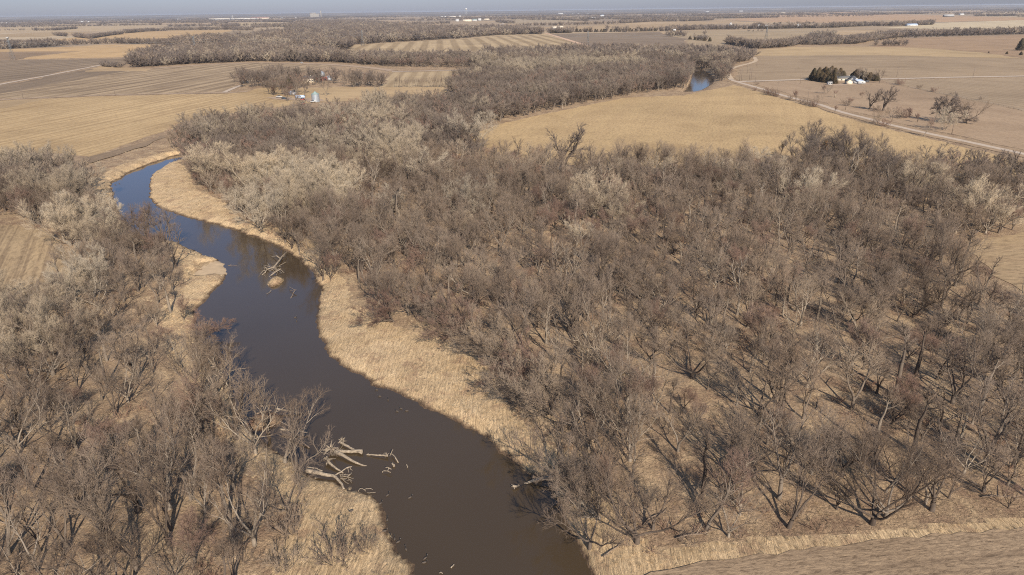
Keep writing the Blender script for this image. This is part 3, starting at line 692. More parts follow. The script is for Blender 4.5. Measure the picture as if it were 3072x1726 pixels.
kind('twin', 'slim twin stemmed bare tree', seed=3, H=14, stems=2, spread=.26, rad=.26, nch=(9, 6, 5, 4), mats=B1)
kind('single', 'straight trunked bare tree', seed=4, H=16, stems=1, split=.42, spread=.2, nch=(13, 7, 6, 4), rad=.27, ratio=.6, mats=B1)
kind('vase3', 'grey bare tree with five spreading stems', seed=5, H=12, stems=5, spread=.48, rad=.26, nch=(6, 6, 5, 3), mats=BG)
kind('lean1', 'bare tree leaning hard to one side', seed=6, H=13, stems=3, spread=.32, lean=(.55, 0), rad=.28, mats=B1)
kind('lean2', 'slender slanting bare tree', seed=7, H=12, stems=2, spread=.25, lean=(.4, .1), rad=.22, nch=(8, 6, 5, 4), mats=BR)
kind('red', 'reddish brown twiggy tree', seed=8, H=11, stems=4, spread=.42, rad=.2, nch=(7, 7, 6, 4), mats=BR)
kind('wide', 'broad low spreading tree', seed=9, H=11, stems=4, spread=.8, rad=.3, up_=.16, nch=(8, 7, 5, 4), mats=B1)
kind('arch', 'low arching tree', seed=10, H=9, stems=6, spread=.75, lean=(.7, 0), up_=.05, rad=.24, split=.05, low=.12, nch=(8, 7, 6, 4), mats=B1)
kind('arch2', 'low fan shaped bent tree', seed=11, H=8, stems=7, spread=.9, lean=(.85, 0), up_=.02, rad=.2, split=.05, low=.1, nch=(7, 7, 6, 4), mats=BR)
kind('tall', 'tall slim bare tree with narrow crown', seed=12, H=18, stems=2, spread=.16, split=.22, rad=.25, nch=(11, 6, 5, 4), ratio=.42, mats=B1)
kind('snag', 'sparse pale grey tree with few twigs', seed=13, H=14, stems=2, spread=.4, rad=.27, nch=(6, 5, 4, 2), mats=BG)
kind('pale1', 'pale dome crowned cottonwood', seed=21, H=15, stems=6, spread=.85, rad=.34, nch=(8, 7, 6, 5), up_=.12, gnarl=.11, split=.08, low=.2, mats=BP, fine=.019)
kind('pale2', 'pale round crowned cottonwood', seed=22, H=14, stems=6, spread=.9, rad=.3, nch=(9, 7, 6, 5), up_=.12, gnarl=.12, split=.08, low=.2, mats=BP, fine=.019)
kind('pale3', 'pale upright cottonwood', seed=23, H=16, stems=3, spread=.42, rad=.32, nch=(10, 7, 6, 5), up_=.2, gnarl=.1, mats=BP, fine=.019)
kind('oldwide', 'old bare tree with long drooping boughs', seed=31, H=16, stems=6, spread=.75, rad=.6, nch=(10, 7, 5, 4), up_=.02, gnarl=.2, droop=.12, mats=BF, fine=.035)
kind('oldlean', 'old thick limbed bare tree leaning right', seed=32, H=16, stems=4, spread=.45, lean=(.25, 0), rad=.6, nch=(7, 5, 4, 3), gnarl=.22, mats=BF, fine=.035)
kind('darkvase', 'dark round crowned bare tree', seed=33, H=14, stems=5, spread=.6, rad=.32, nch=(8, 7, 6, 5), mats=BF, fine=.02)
kind('shrub', 'twiggy brown shrub', seed=41, H=3.2, stems=9, spread=.75, split=0, rad=.05, nch=(5, 4, 4), low=.15, bush=True, mats=B1, fine=.016, gnarl=.12)
kind('shrub_red', 'round reddish twiggy shrub', seed=42, H=3.4, stems=11, spread=.8, split=0, rad=.05, nch=(6, 5, 4), low=.12, bush=True, mats=BR, fine=.016)
BROWN = ['vase1', 'vase2', 'twin', 'single', 'vase3', 'lean1', 'lean2', 'red', 'wide', 'tall', 'snag']
def cedar_mesh(seed, H, Rr, n=1500, mat='cedar'):
    r = np.random.RandomState(seed); s = TB()
    z = r.uniform(.03, 1, n) ** .85; az = r.uniform(0, 6.28, n); lump = 1 + .22 * np.sin(az * 5 + seed) + .15 * np.sin(az * 9 + z * 14)
    rad = Rr * (1 - z) ** .7 * lump * r.uniform(.55, 1.05, n)
    P = np.stack([rad * np.cos(az), rad * np.sin(az), z * H], 1)
    Dv = np.stack([np.cos(az), np.sin(az), r.uniform(.2, 1.2, n)], 1) + r.normal(0, .35, (n, 3)); Dv /= np.linalg.norm(Dv, axis=1)[:, None]
    s.spike(P - Dv * .35, P + Dv * r.uniform(.4, .9, n)[:, None], r.uniform(.16, .34, n))
    s2 = TB(); s2.tube(np.array([(0, 0, -.3), (0, 0, H * .5), (0, 0, H * .93)]), .2, .03, 6)
    return s2.me('trunk', MAT['bark']), s.me('crown', MAT[mat])
CED = [cedar_mesh(51, 9, 3.4), cedar_mesh(52, 11, 3.6, 1900), cedar_mesh(53, 7, 2.8, 1100)]
# lighter meshes for trees farther off
def lod(seed, mats, **kw):
    a = dict(H=14, stems=4, spread=.5, rad=.3, nch=(6, 5, 5), fine=.05, k_tw=1.0, mats=mats, gnarl=.15); a.update(kw)
    return join_me('wood_tree', tree_mesh(seed, **a))
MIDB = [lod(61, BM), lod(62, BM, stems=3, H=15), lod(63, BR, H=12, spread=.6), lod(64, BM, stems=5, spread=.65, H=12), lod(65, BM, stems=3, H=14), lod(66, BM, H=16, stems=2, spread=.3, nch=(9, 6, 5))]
MIDP = [lod(67, BQ, stems=5, spread=.62, up_=.16, nch=(7, 6, 6), H=15), lod(68, BQ, stems=4, spread=.55, up_=.18, nch=(8, 6, 6), H=14)]
def far_lod(seed, mats, **kw):
    a = dict(H=12, stems=5, spread=.75, rad=.35, nch=(5, 6), fine=.22, k_tw=1.0, mats=mats, gnarl=.18, low=.1, ratio=.62, split=.06); a.update(kw)
    return join_me('wood_tree', tree_mesh(seed, **a))
FARB = [far_lod(71, BF), far_lod(72, BF, stems=6), far_lod(73, BF), far_lod(74, B1, H=13)]  # far crowns take the darker twigs, self-shading set by colour
FARP = [far_lod(75, BQ, up_=.15)]
FARC = [join_me('wood_tree', cedar_mesh(76, 8, 3.2, 260))]
# --- placing
def poly_pts(P, spacing, seed, jit=.42, hole=None, px=True):
    W = [G(a, b) for a, b in P] if px else P
    xs = [p[0] for p in W]; ys = [p[1] for p in W]
    X = np.arange(min(xs), max(xs), spacing); Y = np.arange(min(ys), max(ys), spacing * .87)
    A, B_ = np.meshgrid(X, Y); A = A + (np.arange(len(Y)) % 2)[:, None] * spacing * .5
    r = np.random.RandomState(seed); A = A + r.uniform(-jit, jit, A.shape) * spacing; B_ = B_ + r.uniform(-jit, jit, A.shape) * spacing
    ok = sdist(A, B_, W) < 0
    return np.stack([A[ok], B_[ok]], 1)
WOOD_R = [(545, 440), (555, 490), (575, 550), (655, 592), (715, 635), (790, 690), (850, 722), (905, 765), (950, 830), (1060, 880), (1183, 950), (1330, 990), (1440, 1010), (1533, 1070), (1600, 1130), (1665, 1180), (1670, 1290), (1665, 1380), (1700, 1430), (1720, 1540), (1790, 1640), (1850, 1690), (2000, 1650), (2200, 1612), (2370, 1592), (2620, 1580), (2960, 1548), (3300, 1520), (3700, 1480), (3700, 960), (3200, 930), (3010, 905), (2910, 850), (2870, 800), (2900, 725), (3100, 675), (3500, 660), (3500, 590), (3072, 540), (2900, 528), (2750, 540), (2600, 515), (2420, 505), (2300, 520), (2100, 528), (1900, 518), (1720, 512), (1560, 500), (1440, 480), (1380, 440), (1400, 400), (1470, 368), (1440, 345), (1380, 330), (1250, 325), (1120, 330), (1000, 360), (900, 366), (800, 372), (700, 385), (600, 402), (545, 425), (520, 440)]
WOOD_M = [(1345, 282), (1390, 245), (1450, 214), (1600, 205), (2050, 203), (2072, 225), (2058, 262), (1990, 272), (1900, 287), (1750, 313), (1620, 340), (1500, 366), (1440, 380), (1400, 320)]
WOOD_M2 = [(2112, 200), (2190, 210), (2186, 238), (2160, 246), (2150, 236), (2135, 214)]
WOOD_B = [(395, 203), (470, 200), (600, 191), (760, 185), (1000, 188), (1180, 202), (1430, 205), (1500, 200), (2050, 200), (2180, 208), (2200, 195), (2248, 182), (2230, 170), (2150, 165), (2000, 162), (1860, 163), (1740, 168), (1421, 182), (1200, 182), (1050, 180), (980, 165), (860, 150), (560, 152), (450, 165), (400, 182)]
WOOD_F = [(500, 140), (560, 150), (860, 150), (1050, 150), (1055, 135), (1362, 117), (1500, 106), (1638, 102), (1600, 98), (1560, 95), (1440, 93), (1300, 89), (1200, 84), (1150, 75), (1050, 68), (950, 68), (900, 74), (850, 82), (930, 90), (860, 95), (860, 103), (780, 108), (768, 120), (640, 124), (560, 127)]
WOOD_L = [(-250, 540), (0, 535), (150, 530), (215, 535), (250, 552), (270, 580), (290, 620), (312, 670), (365, 718), (470, 740), (540, 752), (530, 810), (540, 870), (560, 920), (565, 980), (590, 1050), (650, 1120), (690, 1200), (715, 1270), (780, 1330), (850, 1385), (880, 1430), (900, 1490), (860, 1560), (800, 1640), (760, 1720), (740, 1900), (-400, 1900), (-400, 1000), (0, 940), (150, 905), (222, 850), (228, 790), (190, 735), (150, 695), (60, 655), (-250, 650)]
woods = []   # (x, y, kindlist, scale)
def put(pts, smin, smax, pale, seed, tallness=1.0):
    r = random.Random(seed)
    out = []
    for x, y in pts: out.append((float(x), float(y), r.random() < pale(x, y) if callable(pale) else r.random() < pale, r.uniform(smin, smax) * tallness))
    return out
def near_px(cs):
    W = [(G(a, b), r) for a, b, r in cs]
    def f(x, y): return .62 if any(math.hypot(x - c[0], y - c[1]) < r for c, r in W) else (.02 if y > 200 else 0)
    return f
pale_R = near_px([(1105, 400, 22), (1090, 480, 26), (1150, 470, 22), (1240, 450, 14), (1430, 430, 14), (930, 440, 14), (880, 590, 16), (960, 620, 16), (760, 400, 20), (1100, 350, 16), (690, 430, 16), (840, 660, 12), (1180, 520, 14)])
pale_L = near_px([(250, 620, 15), (200, 530, 10), (250, 740, 14), (310, 880, 8), (60, 960, 10), (120, 1080, 7), (40, 560, 12)])
def thin(P_, near, far):
    r2 = np.random.RandomState(len(P_)); k = []
    for x, y in P_:
        n_ = float(vnoise(np.array([x]), np.array([y]), 22., 31)[0]); pr = near if y < 165 else far if y > 260 else near + (far - near) * (y - 165) / 95
        if r2.rand() < pr * (.82 + .4 * n_): k.append((x, y))
    return k
def grow_(T, f): return [(x, y, p, s_ * f(y)) for x, y, p, s_ in T]
T_R = put(thin(poly_pts(WOOD_R, 5.1, 11), .56, .64), .42, .95, pale_R, 1)
T_L = put(thin(poly_pts(WOOD_L, 5.3, 12), .60, .80), .45, .88, pale_L, 2)
T_L = grow_(T_L, lambda y: 1.0 if y < 130 else .92 if y < 190 else 1.0 + min(.3, (y - 190) / 200))
T_R = grow_(T_R, lambda y: 1.0 if y < 200 else 1 + min(.18, (y - 200) / 500))
pale_M = near_px([(1600, 225, 60), (1500, 220, 60), (1750, 210, 50), (1850, 215, 40)])
T_M = put(poly_pts(WOOD_M, 7.5, 13), .75, 1.15, pale_M, 3) + put(poly_pts(WOOD_M2, 7.5, 14), .7, 1.1, .1, 4)
T_B = put(poly_pts(WOOD_B, 10.5, 15), .8, 1.25, lambda x, y: .12 if y < 1100 else .3, 5)
T_F = put(poly_pts(WOOD_F, 19, 16), 1.05, 1.6, .3, 6)
OPEN = [  # hand placed trees: px, py (base), kind, scale, rotation deg, label
 (2364, 1588, 'lean1', 1.0, 10, 'V shaped dark trunked tree leaning right at the bottom field edge', 0),
 (2615, 1580, 'wide', 1.0, 40, 'low broad tree with dark boughs beside the bottom right field', 0),
 (2118, 1592, 'lean2', 1.05, 5, 'leaning slender tree with a broken stump at the lower field edge', 0),
 (2192, 1432, 'vase2', .85, 70, 'pale trunked forked tree standing above the lower grass margin', 0),
 (2336, 1500, 'tall', 1.0, 20, 'tallest slim tree behind the V shaped leaning one', 0),
 (2105, 1500, 'single', .8, 0, 'short straight tree left of the pale trunked forked one', 0),
 (2555, 1230, 'twin', 1.0, 0, 'thick pale trunk rising alone in the right wood', 0),
 (2685, 1192, 'single', 1.05, 100, 'dark thick trunked tree with long shadow in the right wood', 0),
 (2950, 1400, 'vase1', 1.1, 15, 'large fanned tree near the right edge of the picture', 0),
 (2330, 1260, 'vase1', 1.1, 60, 'tall fan crowned tree in the middle of the right wood', 0),
 (1183, 968, 'arch2', 1.0, 180, 'low fan tree at the left tip of the grassy bank edge', 0),
 (1345, 975, 'arch', 1.0, 175, 'low arching tree over the grass, second from the bank tip', 0),
 (1414, 1010, 'arch2', 1.15, 185, 'bending low tree at the middle of the grassy bank edge', 0),
 (1533, 1092, 'arch', 1.15, 190, 'large arching tree with boughs reaching toward the river', 0),
 (1600, 1160, 'arch2', 1.1, 170, 'dark low boughs spreading down onto the riverside grass', 0),
 (1661, 1245, 'arch', 1.2, 185, 'fallen looking tree with black shadowed trunk by the lower grass', 0),
 (1690, 1440, 'wide', .8, 150, 'bushy tree overhanging the little cove on the right bank', 0),
 (1800, 1560, 'arch', 1.0, 165, 'tree casting a dark shadow onto the water at the right bank', 0),
 (1770, 1630, 'wide', .75, 170, 'low thick tree over the bottom right water edge', 0),
 (415, 1540, 'vase2', 1.15, 30, 'thickest dark trunked tree of the lower left wood', 0),
 (510, 1530, 'vase1', .95, 80, 'many stemmed grey tree in an open gap of the lower left wood', 0),
 (305, 1600, 'twin', 1.1, 120, 'forked dark trunked tree at the lower left', 0),
 (325, 1595, 'lean1', 1.0, 200, 'tree leaning left beside the forked dark trunk', 0),
 (640, 1335, 'lean2', 1.1, 150, 'pale thick slanting trunk on open tan grass', 0),
 (705, 1650, 'single', .95, 10, 'straight tree by the lower left grass bank', 0),
 (765, 1640, 'vase3', 1.0, 20, 'fan shaped grey tree nearest the lower left grass bank', 0),
 (415, 1715, 'lean1', .95, 160, 'slanting pale tree at the bottom edge on the left', 0),
 (870, 1600, 'shrub', 1.6, 0, 'grey twiggy bush on the lower left river bank', 1),
 (1010, 1680, 'shrub', 1.9, 30, 'big round bush on the bottom grass bank', 1),
 (1095, 1640, 'shrub', 1.1, 60, 'small dark bush near the water on the bottom grass bank', 1),
 (850, 1710, 'shrub', 1.4, 90, 'thin bush left of the big round one', 1),
 (800, 1272, 'vase2', .8, 0, 'grey spreading tree on a grass mound in the river', 0),
 (850, 1372, 'lean1', .95, -10, 'leafless tree hanging over the driftwood logs', 0),
 (655, 1235, 'twin', .9, 0, 'slender pale tree with flat top beside the water', 0),
 (585, 1010, 'arch2', .8, 10, 'small tree dipping its boughs into the river on the left', 0),
 (498, 742, 'vase1', 1.0, 0, 'reddish grey tree standing against the blue water bend', 0),
 (445, 718, 'red', 1.15, 50, 'reddish twiggy tree left of the one against the blue water', 0),
 (522, 447, 'wide', .8, 0, 'small dark tree on the cut bank at the river bend', 0),
 (690, 1170, 'snag', .85, 0, 'dead looking grey tree leaning by the left shore', 0),
 (2608, 331, 'oldlean', .95, 20, 'old tree with short thick trunk, left of the pasture pair', 2),
 (2648, 336, 'oldlean', 1.1, 0, 'old leaning many limbed tree, right of the pasture pair', 2),
 (2829, 368, 'oldwide', 1.1, 0, 'big old tree with drooping boughs beside the gravel road', 2),
 (2836, 394, 'pale2', .78, 0, 'pale small tree in front of the big old drooping tree', 2),
 (2898, 371, 'wide', 1.05, 200, 'open round tree right of the big old drooping tree', 2),
 (2637, 252, 'vase1', .95, 0, 'bare tree at the right end of the farmstead cedars', 2),
 (1955, 535, 'snag', 1.2, 0, 'gnarled grey tree at the top edge of the right wood', 0),
 (2125, 545, 'snag', 1.25, 120, 'tall dead limbed tree beside the golden field', 0),
 (1690, 522, 'oldlean', 1.35, 60, 'sparse tall tree rising over the golden field edge', 0),
 (1850, 528, 'oldlean', .8, 90, 'crooked dark limbed tree at the golden field edge', 0),
 (2315, 590, 'oldlean', .9, 200, 'white branched tree with a dark leaning trunk in the right wood', 0),
 (1425, 462, 'pale1', 1.15, 0, 'pale dome crowned tree at the corner of the golden field', 0),
 (705, 1310, 'vase1', .95, 30, 'twiggy grey tree between the left shore and the mound', 0),
 (765, 1352, 'vase3', .9, 80, 'wide twiggy tree just below the grass mound', 0),
 (890, 1440, 'vase2', .85, 120, 'tree standing over the shore end of the grey bank log', 0),
 (650, 1180, 'vase1', .85, 200, 'grey tree on the left shore above the mound', 0),
 (610, 1105, 'vase3', .75, 40, 'low fan shaped tree on the left shore narrows', 0),
 (2400, 540, 'darkvase', 1.15, 0, 'dark round crowned tree left of the rust leaved one', 0),
 (2432, 506, 'darkvase', 1.2, 60, 'dark tall tree just behind the rust leaved one', 0),
 (2535, 530, 'darkvase', 1.25, 140, 'broadest dark crown right of the rust leaved tree', 0),
 (2590, 540, 'darkvase', 1.1, 220, 'dark crown at the right end of the clump by the golden field', 0),
 (2640, 575, 'darkvase', .95, 20, 'lower dark crown below the clump by the golden field', 0),
 (1105, 410, 'pale2', 1.1, 0, 'pale round tree at the back of the middle wood', 0),
]
NTREE = [0]
def make_tree(key, x, y, z, s, rz, label, group=None, cat='tree', name=None):
    (tm, cm), H, words = KN[key]
    nm = name or ('shrub' if key.startswith('shrub') else 'cottonwood_tree' if key.startswith('pale') else 'bare_tree')
    ro = root(nm, label, cat, (x, y, z), rz, group)
    s2 = (s * rng.uniform(.92, 1.1), s * rng.uniform(.92, 1.1), s * rng.uniform(.95, 1.05)) ; ro.scale = s2
    if tm is not None: link('trunk', tm, (), ro)
    link('crown', cm, (), ro); return ro
taken = []
for px, py, key, s, rot, label, wh in OPEN:
    x, y = G(px, py, -.4); z = zT(x, y)
    make_tree(key, x, y, max(z, WL + .3), s, R(rot), label, None, 'shrub' if wh == 1 else 'tree'); taken.append((x, y))
# which trees show largest: nearest ones in the frame become trees of their own
cand = []
for zone, lst in (('R', T_R), ('L', T_L)):
    for (x, y, p, s) in lst:
        if any((x - a) ** 2 + (y - b) ** 2 < 9 for a, b in taken): continue
        u, v, wd = proj(x, y, 5)
        if -150 < u < 3220 and v < 1850: cand.append((math.sqrt(x * x + y * y + 4900), x, y, p, s, zone))
        else: woods.append((x, y, p, s))
cand.sort()
solo_brown = [c for c in cand if not c[3]][:225]; solo_pale = [c for c in cand if c[3]][:60]
solo = set(id(c) for c in solo_brown + solo_pale)
for c in cand:
    if id(c) not in solo: woods.append((c[1], c[2], c[3], c[4]))
rv_dist = lambda x, y: float(SD[int(round((y - GY0) / GS)), int(round((x - GX0) / GS))]) if (GX0 < x < GX1 and GY0 < y < GY1) else 99
def zone_words(x, y, zone, py):
    d = rv_dist(x, y)
    if zone == 'L':
        if d < 14: return 'beside the water of the left bank', 'trees lining the left river bank'
        if py > 1400: return 'in the sparse bottom left wood', 'trees of the bottom left wood'
        if py > 1000: return 'in the middle of the left wood', 'trees of the middle left wood'
        return 'in the upper left wood by the river bend', 'trees of the upper left wood'
    if d < 16: return 'above the water of the right bank', 'trees lining the right river bank'
    if py > 1380: return 'near the bottom field of the right wood', 'trees of the lower right wood'
    if py > 1050: return 'on tan grass in the right wood', 'trees of the middle right wood'
    return 'deep in the dense right wood', 'trees deep in the right wood'
for c in solo_brown + solo_pale:
    dist, x, y, p, s, zone = c
    u, v, _ = proj(x, y, 0)
    key = rng.choice(['pale1', 'pale2', 'pale3']) if p else rng.choices(BROWN, [4, 4, 3, 2, 3, 2, 2, 3, 3, 2, 1])[0]
    zw, grp = zone_words(x, y, zone, v)
    lean_ = key.startswith('lean'); rz = rng.uniform(0, 6.28)
    make_tree(key, x, y, max(zT(x, y), WL + .5), s * (1.0 if p else 1.02), rz, KN[key][2] + ' ' + zw, grp)
# ------------------------------------------------------------------ woods beyond: one mass by geometry nodes
def src_collection(name, meshes):
    c = D.collections.new(name)
    for i, me in enumerate(meshes):
        o = D.objects.new('%s_%02d' % (name, i), me); c.objects.link(o)
    return c
def scatter(name, label, pts, coll, mats=()):
    """pts rows: x y z rotz sx sy sz index"""
    A = np.array(pts, dtype=np.float32); me = D.meshes.new(name)
    me.vertices.add(len(A)); me.vertices.foreach_set('co', np.ascontiguousarray(A[:, :3]).ravel())
    for nm, ty, col, key in (('rot', 'FLOAT_VECTOR', np.stack([A[:, 3] * 0, A[:, 3] * 0, A[:, 3]], 1), 'vector'), ('scl', 'FLOAT_VECTOR', A[:, 4:7], 'vector')):
        a = me.attributes.new(nm, ty, 'POINT'); a.data.foreach_set(key, np.ascontiguousarray(col, dtype=np.float32).ravel())
    a = me.attributes.new('idx', 'INT', 'POINT'); a.data.foreach_set('value', A[:, 7].astype(np.int32))
    me.update(); o = link(name, me)
    g = D.node_groups.new(name + '_scatter', 'GeometryNodeTree')
    g.interface.new_socket('Geometry', in_out='INPUT', socket_type='NodeSocketGeometry'); g.interface.new_socket('Geometry', in_out='OUTPUT', socket_type='NodeSocketGeometry')
    gi = g.nodes.new('NodeGroupInput'); go_ = g.nodes.new('NodeGroupOutput'); ip = g.nodes.new('GeometryNodeInstanceOnPoints')
    ci = g.nodes.new('GeometryNodeCollectionInfo'); ci.inputs['Collection'].default_value = coll
    ci.inputs['Separate Children'].default_value = True; ci.inputs['Reset Children'].default_value = True
    def attr(nm, ty):
        n = g.nodes.new('GeometryNodeInputNamedAttribute'); n.data_type = ty; n.inputs['Name'].default_value = nm
        return [s_ for s_ in n.outputs if s_.enabled][0]
    L = g.links.new
    L(gi.outputs[0], ip.inputs['Points']); L(ci.outputs[0], ip.inputs['Instance']); ip.inputs['Pick Instance'].default_value = True
    L(attr('idx', 'INT'), ip.inputs['Instance Index']); L(attr('rot', 'FLOAT_VECTOR'), ip.inputs['Rotation']); L(attr('scl', 'FLOAT_VECTOR'), ip.inputs['Scale'])
    L(ip.outputs[0], go_.inputs[0])
    md = o.modifiers.new('scatter', 'NODES'); md.node_group = g
    tag(o, label, kind='stuff'); return o
# source order: near kinds joined (for trees that missed the 300), mid, far
NEARJ = [join_me('wood_tree', KN[k][0]) for k in ('vase1', 'vase2', 'twin', 'vase3', 'red', 'wide', 'tall', 'single', 'pale1', 'pale2')]
SRC = NEARJ + MIDB + MIDP + FARB + FARP + FARC
iN, iNp = list(range(0, 8)), [8, 9]; iM = list(range(10, 16)); iMp = [16, 17]; iF = list(range(18, 22)); iFp = [22]; iC = 23
wcol = src_collection('wood_tree', SRC)
pts = []
def add_tree(x, y, p, s, wide=1.0, force=None):
    d = math.hypot(x, y)
    if d < 330: i = rng.choice(iNp if p else iN)
    elif d < 1050: i = rng.choice(iMp if p else iM)
    else: i = rng.choice(iFp if p else iF)
    if force is not None: i = force
    pts.append((x, y, zT(x, y), rng.uniform(0, 6.28), s * wide * rng.uniform(.9, 1.15), s * wide * rng.uniform(.9, 1.15), s * rng.uniform(.9, 1.1), i))
for (x, y, p, s) in woods: add_tree(x, y, p, s, 1.05)
for (x, y, p, s) in T_M: add_tree(x, y, p, s, 1.2)
for (x, y, p, s) in T_B: add_tree(x, y, p, s, 1.25)
for (x, y, p, s) in T_F: add_tree(x, y, p, s, 1.5)
def belt(P, width, spacing, smin=.7, smax=1.1, pale=.1, cedar=0., wide=1.2):
    """line of trees along pixel points of their bases; width in metres away from the camera"""
    W = [Vector(G(a, b)) for a, b in P]
    for i in range(len(W) - 1):
        L = (W[i + 1] - W[i]).length; rows = max(1, int(width / spacing)); n = max(1, int(L / spacing))
        for k in range(n):
            for j in range(rows):
                q = W[i].lerp(W[i + 1], (k + rng.random()) / n); dv = q.normalized()
                q = q + dv * (j + rng.random() * .8) * spacing
                ce = rng.random() < cedar
                add_tree(q.x, q.y, rng.random() < pale, rng.uniform(smin, smax), wide, iC if ce else None)
belt([(-100, 152), (0, 149), (60, 146), (168, 141)], 220, 14, .8, 1.2)
belt([(168, 138), (260, 134), (340, 131), (430, 133), (530, 134)], 40, 11, .7, 1.1)
belt([(165, 107), (200, 110)], 30, 12, .7, 1); belt([(225, 112), (270, 117), (330, 107), (370, 103)], 60, 14, .6, 1.)
belt([(375, 101), (430, 96), (500, 93)], 80, 16, .7, 1.1)
belt([(500, 92), (600, 91), (690, 90), (760, 90)], 160, 20, .7, 1.1)
belt([(700, 92), (760, 92)], 60, 16, .8, 1.1); belt([(760, 84), (850, 82), (920, 82)], 120, 20, .9, 1.2)
belt([(632, 108), (650, 109)], 25, 10, .6, .8); belt([(668, 110), (700, 111), (760, 109)], 6, 22, .35, .7)
belt([(0, 92), (80, 92)], 20, 24, .5, .9); belt([(95, 93), (160, 92), (230, 87)], 60, 16, .7, 1.1)
belt([(350, 76), (400, 75)], 20, 26, .4, .8)
belt([(-60, 78), (100, 76), (280, 71), (400, 70), (560, 69)], 150, 24, .8, 1.2)
belt([(540, 68), (620, 69), (720, 67), (790, 66), (880, 67)], 200, 26, .9, 1.3, 0, .2)
belt([(850, 76), (960, 76)], 60, 24, .8, 1.2)
belt([(305, 200), (330, 202), (365, 204)], 16, 6, .35, .6); belt([(310, 199), (370, 200)], 16, 7, .35, .55)
belt([(1552, 79), (1620, 78), (1700, 76), (1855, 72)], 45, 16, .8, 1.2)
belt([(1440, 82), (1500, 82)], 40, 20, .7, 1.1)
belt([(1860, 71), (1950, 66), (2050, 65), (2140, 61)], 260, 22, .9, 1.3)
belt([(1500, 57), (1600, 53), (1720, 48)], 110, 26, .9, 1.3)
belt([(1755, 58), (1800, 60)], 40, 20, .8, 1.2); belt([(1752, 54), (1845, 53)], 80, 22, .9, 1.2, 0, .3)
belt([(1648, 101), (1690, 100), (1716, 99)], 80, 9, .9, 1.3, 0, .6, 1.2)
belt([(1720, 97), (1790, 97), (1870, 96), (2000, 94)], 20, 9, 1., 1.5, 0, .65)
belt([(2000, 93), (2100, 90), (2215, 89)], 130, 16, .8, 1.2, .05, .12)
belt([(2225, 88), (2330, 87), (2440, 85), (2520, 83)], 40, 9, .9, 1.3, 0, .5)
belt([(2262, 80), (2300, 80)], 120, 20, .8, 1.2, 0, .3); belt([(2240, 95), (2290, 95)], 14, 12, .5, .8, 0, .1)
belt([(2500, 83), (2580, 80), (2720, 78), (2800, 75)], 90, 15, .9, 1.3, .05, .12)
belt([(2320, 72), (2420, 72), (2445, 71)], 50, 22, .6, 1., 0, .5)
belt([(2100, 50), (2230, 46), (2330, 46), (2410, 42)], 120, 26, .9, 1.3); belt([(2410, 42), (2520, 37), (2650, 40)], 40, 26, .6, 1)
belt([(2700, 42), (2760, 43)], 50, 24, .9, 1.2); belt([(2865, 45), (2945, 41)], 60, 24, .8, 1.2)
belt([(2180, 132), (2270, 148)], 40, 10, .7, 1.1, .1, .08); belt([(2270, 148), (2340, 143), (2385, 138)], 70, 10, .7, 1.1, .05, .12)
belt([(2420, 126), (2500, 123)], 50, 12, .8, 1.2, .05, .12); belt([(2385, 135), (2450, 136), (2560, 133), (2600, 127)], 130, 11, .7, 1.1, .05, .15)
belt([(2430, 113), (2500, 112)], 80, 13, .8, 1.1, .3, .05); belt([(2600, 125), (2700, 112), (2850, 108), (3072, 103), (3300, 97)], 90, 13, .8, 1.2, .05, .03)
belt([(2620, 138), (2690, 138), (2730, 138)], 25, 9, .5, .9, 0, .05); belt([(2640, 122), (2720, 115), (2850, 110), (2950, 107)], 6, 14, .3, .6, 0, .9)
belt([(2000, 110), (2055, 110)], 60, 13, .7, 1.1, .1, .1); belt([(2080, 120), (2120, 124)], 30, 11, .7, 1., .1, .3)
belt([(2110, 104), (2120, 104)], 8, 10, .7, .9); belt([(2270, 165), (2240, 170)], 20, 10, .5, .8)
belt([(1450, 165), (1600, 160), (1760, 156), (1900, 152)], 60, 12, .6, 1.)
for i in range(190):  # shelter belts and woodlots of the far plain
    d = 4300 * (5.5 ** rng.random()); u = rng.uniform(-.95, .95)
    cx_, cy_ = u * d, d; a = R(9) + (math.pi / 2 if rng.random() < .3 else 0) + rng.uniform(-.08, .08)
    L = rng.uniform(200, 1500) * (1 if d < 9000 else 2.4); wd_ = rng.uniform(20, 80) * (1 if d < 9000 else 2)
    stp = 24 if d < 7000 else 48
    for k in range(int(L / stp)):
        for j in range(max(1, int(wd_ / stp))):
            x = cx_ + math.cos(a) * (k - L / stp / 2) * stp - math.sin(a) * j * stp + rng.uniform(-9, 9); y = cy_ + math.sin(a) * (k - L / stp / 2) * stp + math.cos(a) * j * stp + rng.uniform(-9, 9)
            if y > 3000: add_tree(x, y, rng.random() < .06, rng.uniform(.8, 1.3), 1.8 if d < 7000 else 3.4, iC if rng.random() < .08 else None)
# farm wood of the left farmstead: separate bare trees
r_ = random.Random(31)
FT = []
for (x0, x1, y0, y1, n, smin, smax) in ((705, 800, 246, 264, 24, .75, 1.0), (800, 925, 256, 292, 32, .8, 1.05), (800, 960, 232, 255, 26, .7, .95), (1030, 1150, 250, 264, 20, .7, .95), (960, 1010, 236, 252, 5, .8, 1.)):
    for k in range(n): FT.append((r_.uniform(x0, x1), r_.uniform(y0, y1), r_.uniform(smin, smax)))
for px, py, s in FT:
    x, y = G(px, py); key = r_.choice(['vase1', 'vase2', 'vase3', 'red', 'single', 'wide'])
    if py < 268: add_tree(x, y, False, s * 1.22, 1.1, rng.choice([10, 11, 12, 13, 14, 15])); continue
    side = 'west windbreak' if px < 800 else 'farmyard' if px < 960 else 'east grove'
    make_tree(key, x, y, 0, s, r_.uniform(0, 6), KN[key][2] + ' in the %s of the left farm' % side, 'bare trees in the %s of the left farm' % side)
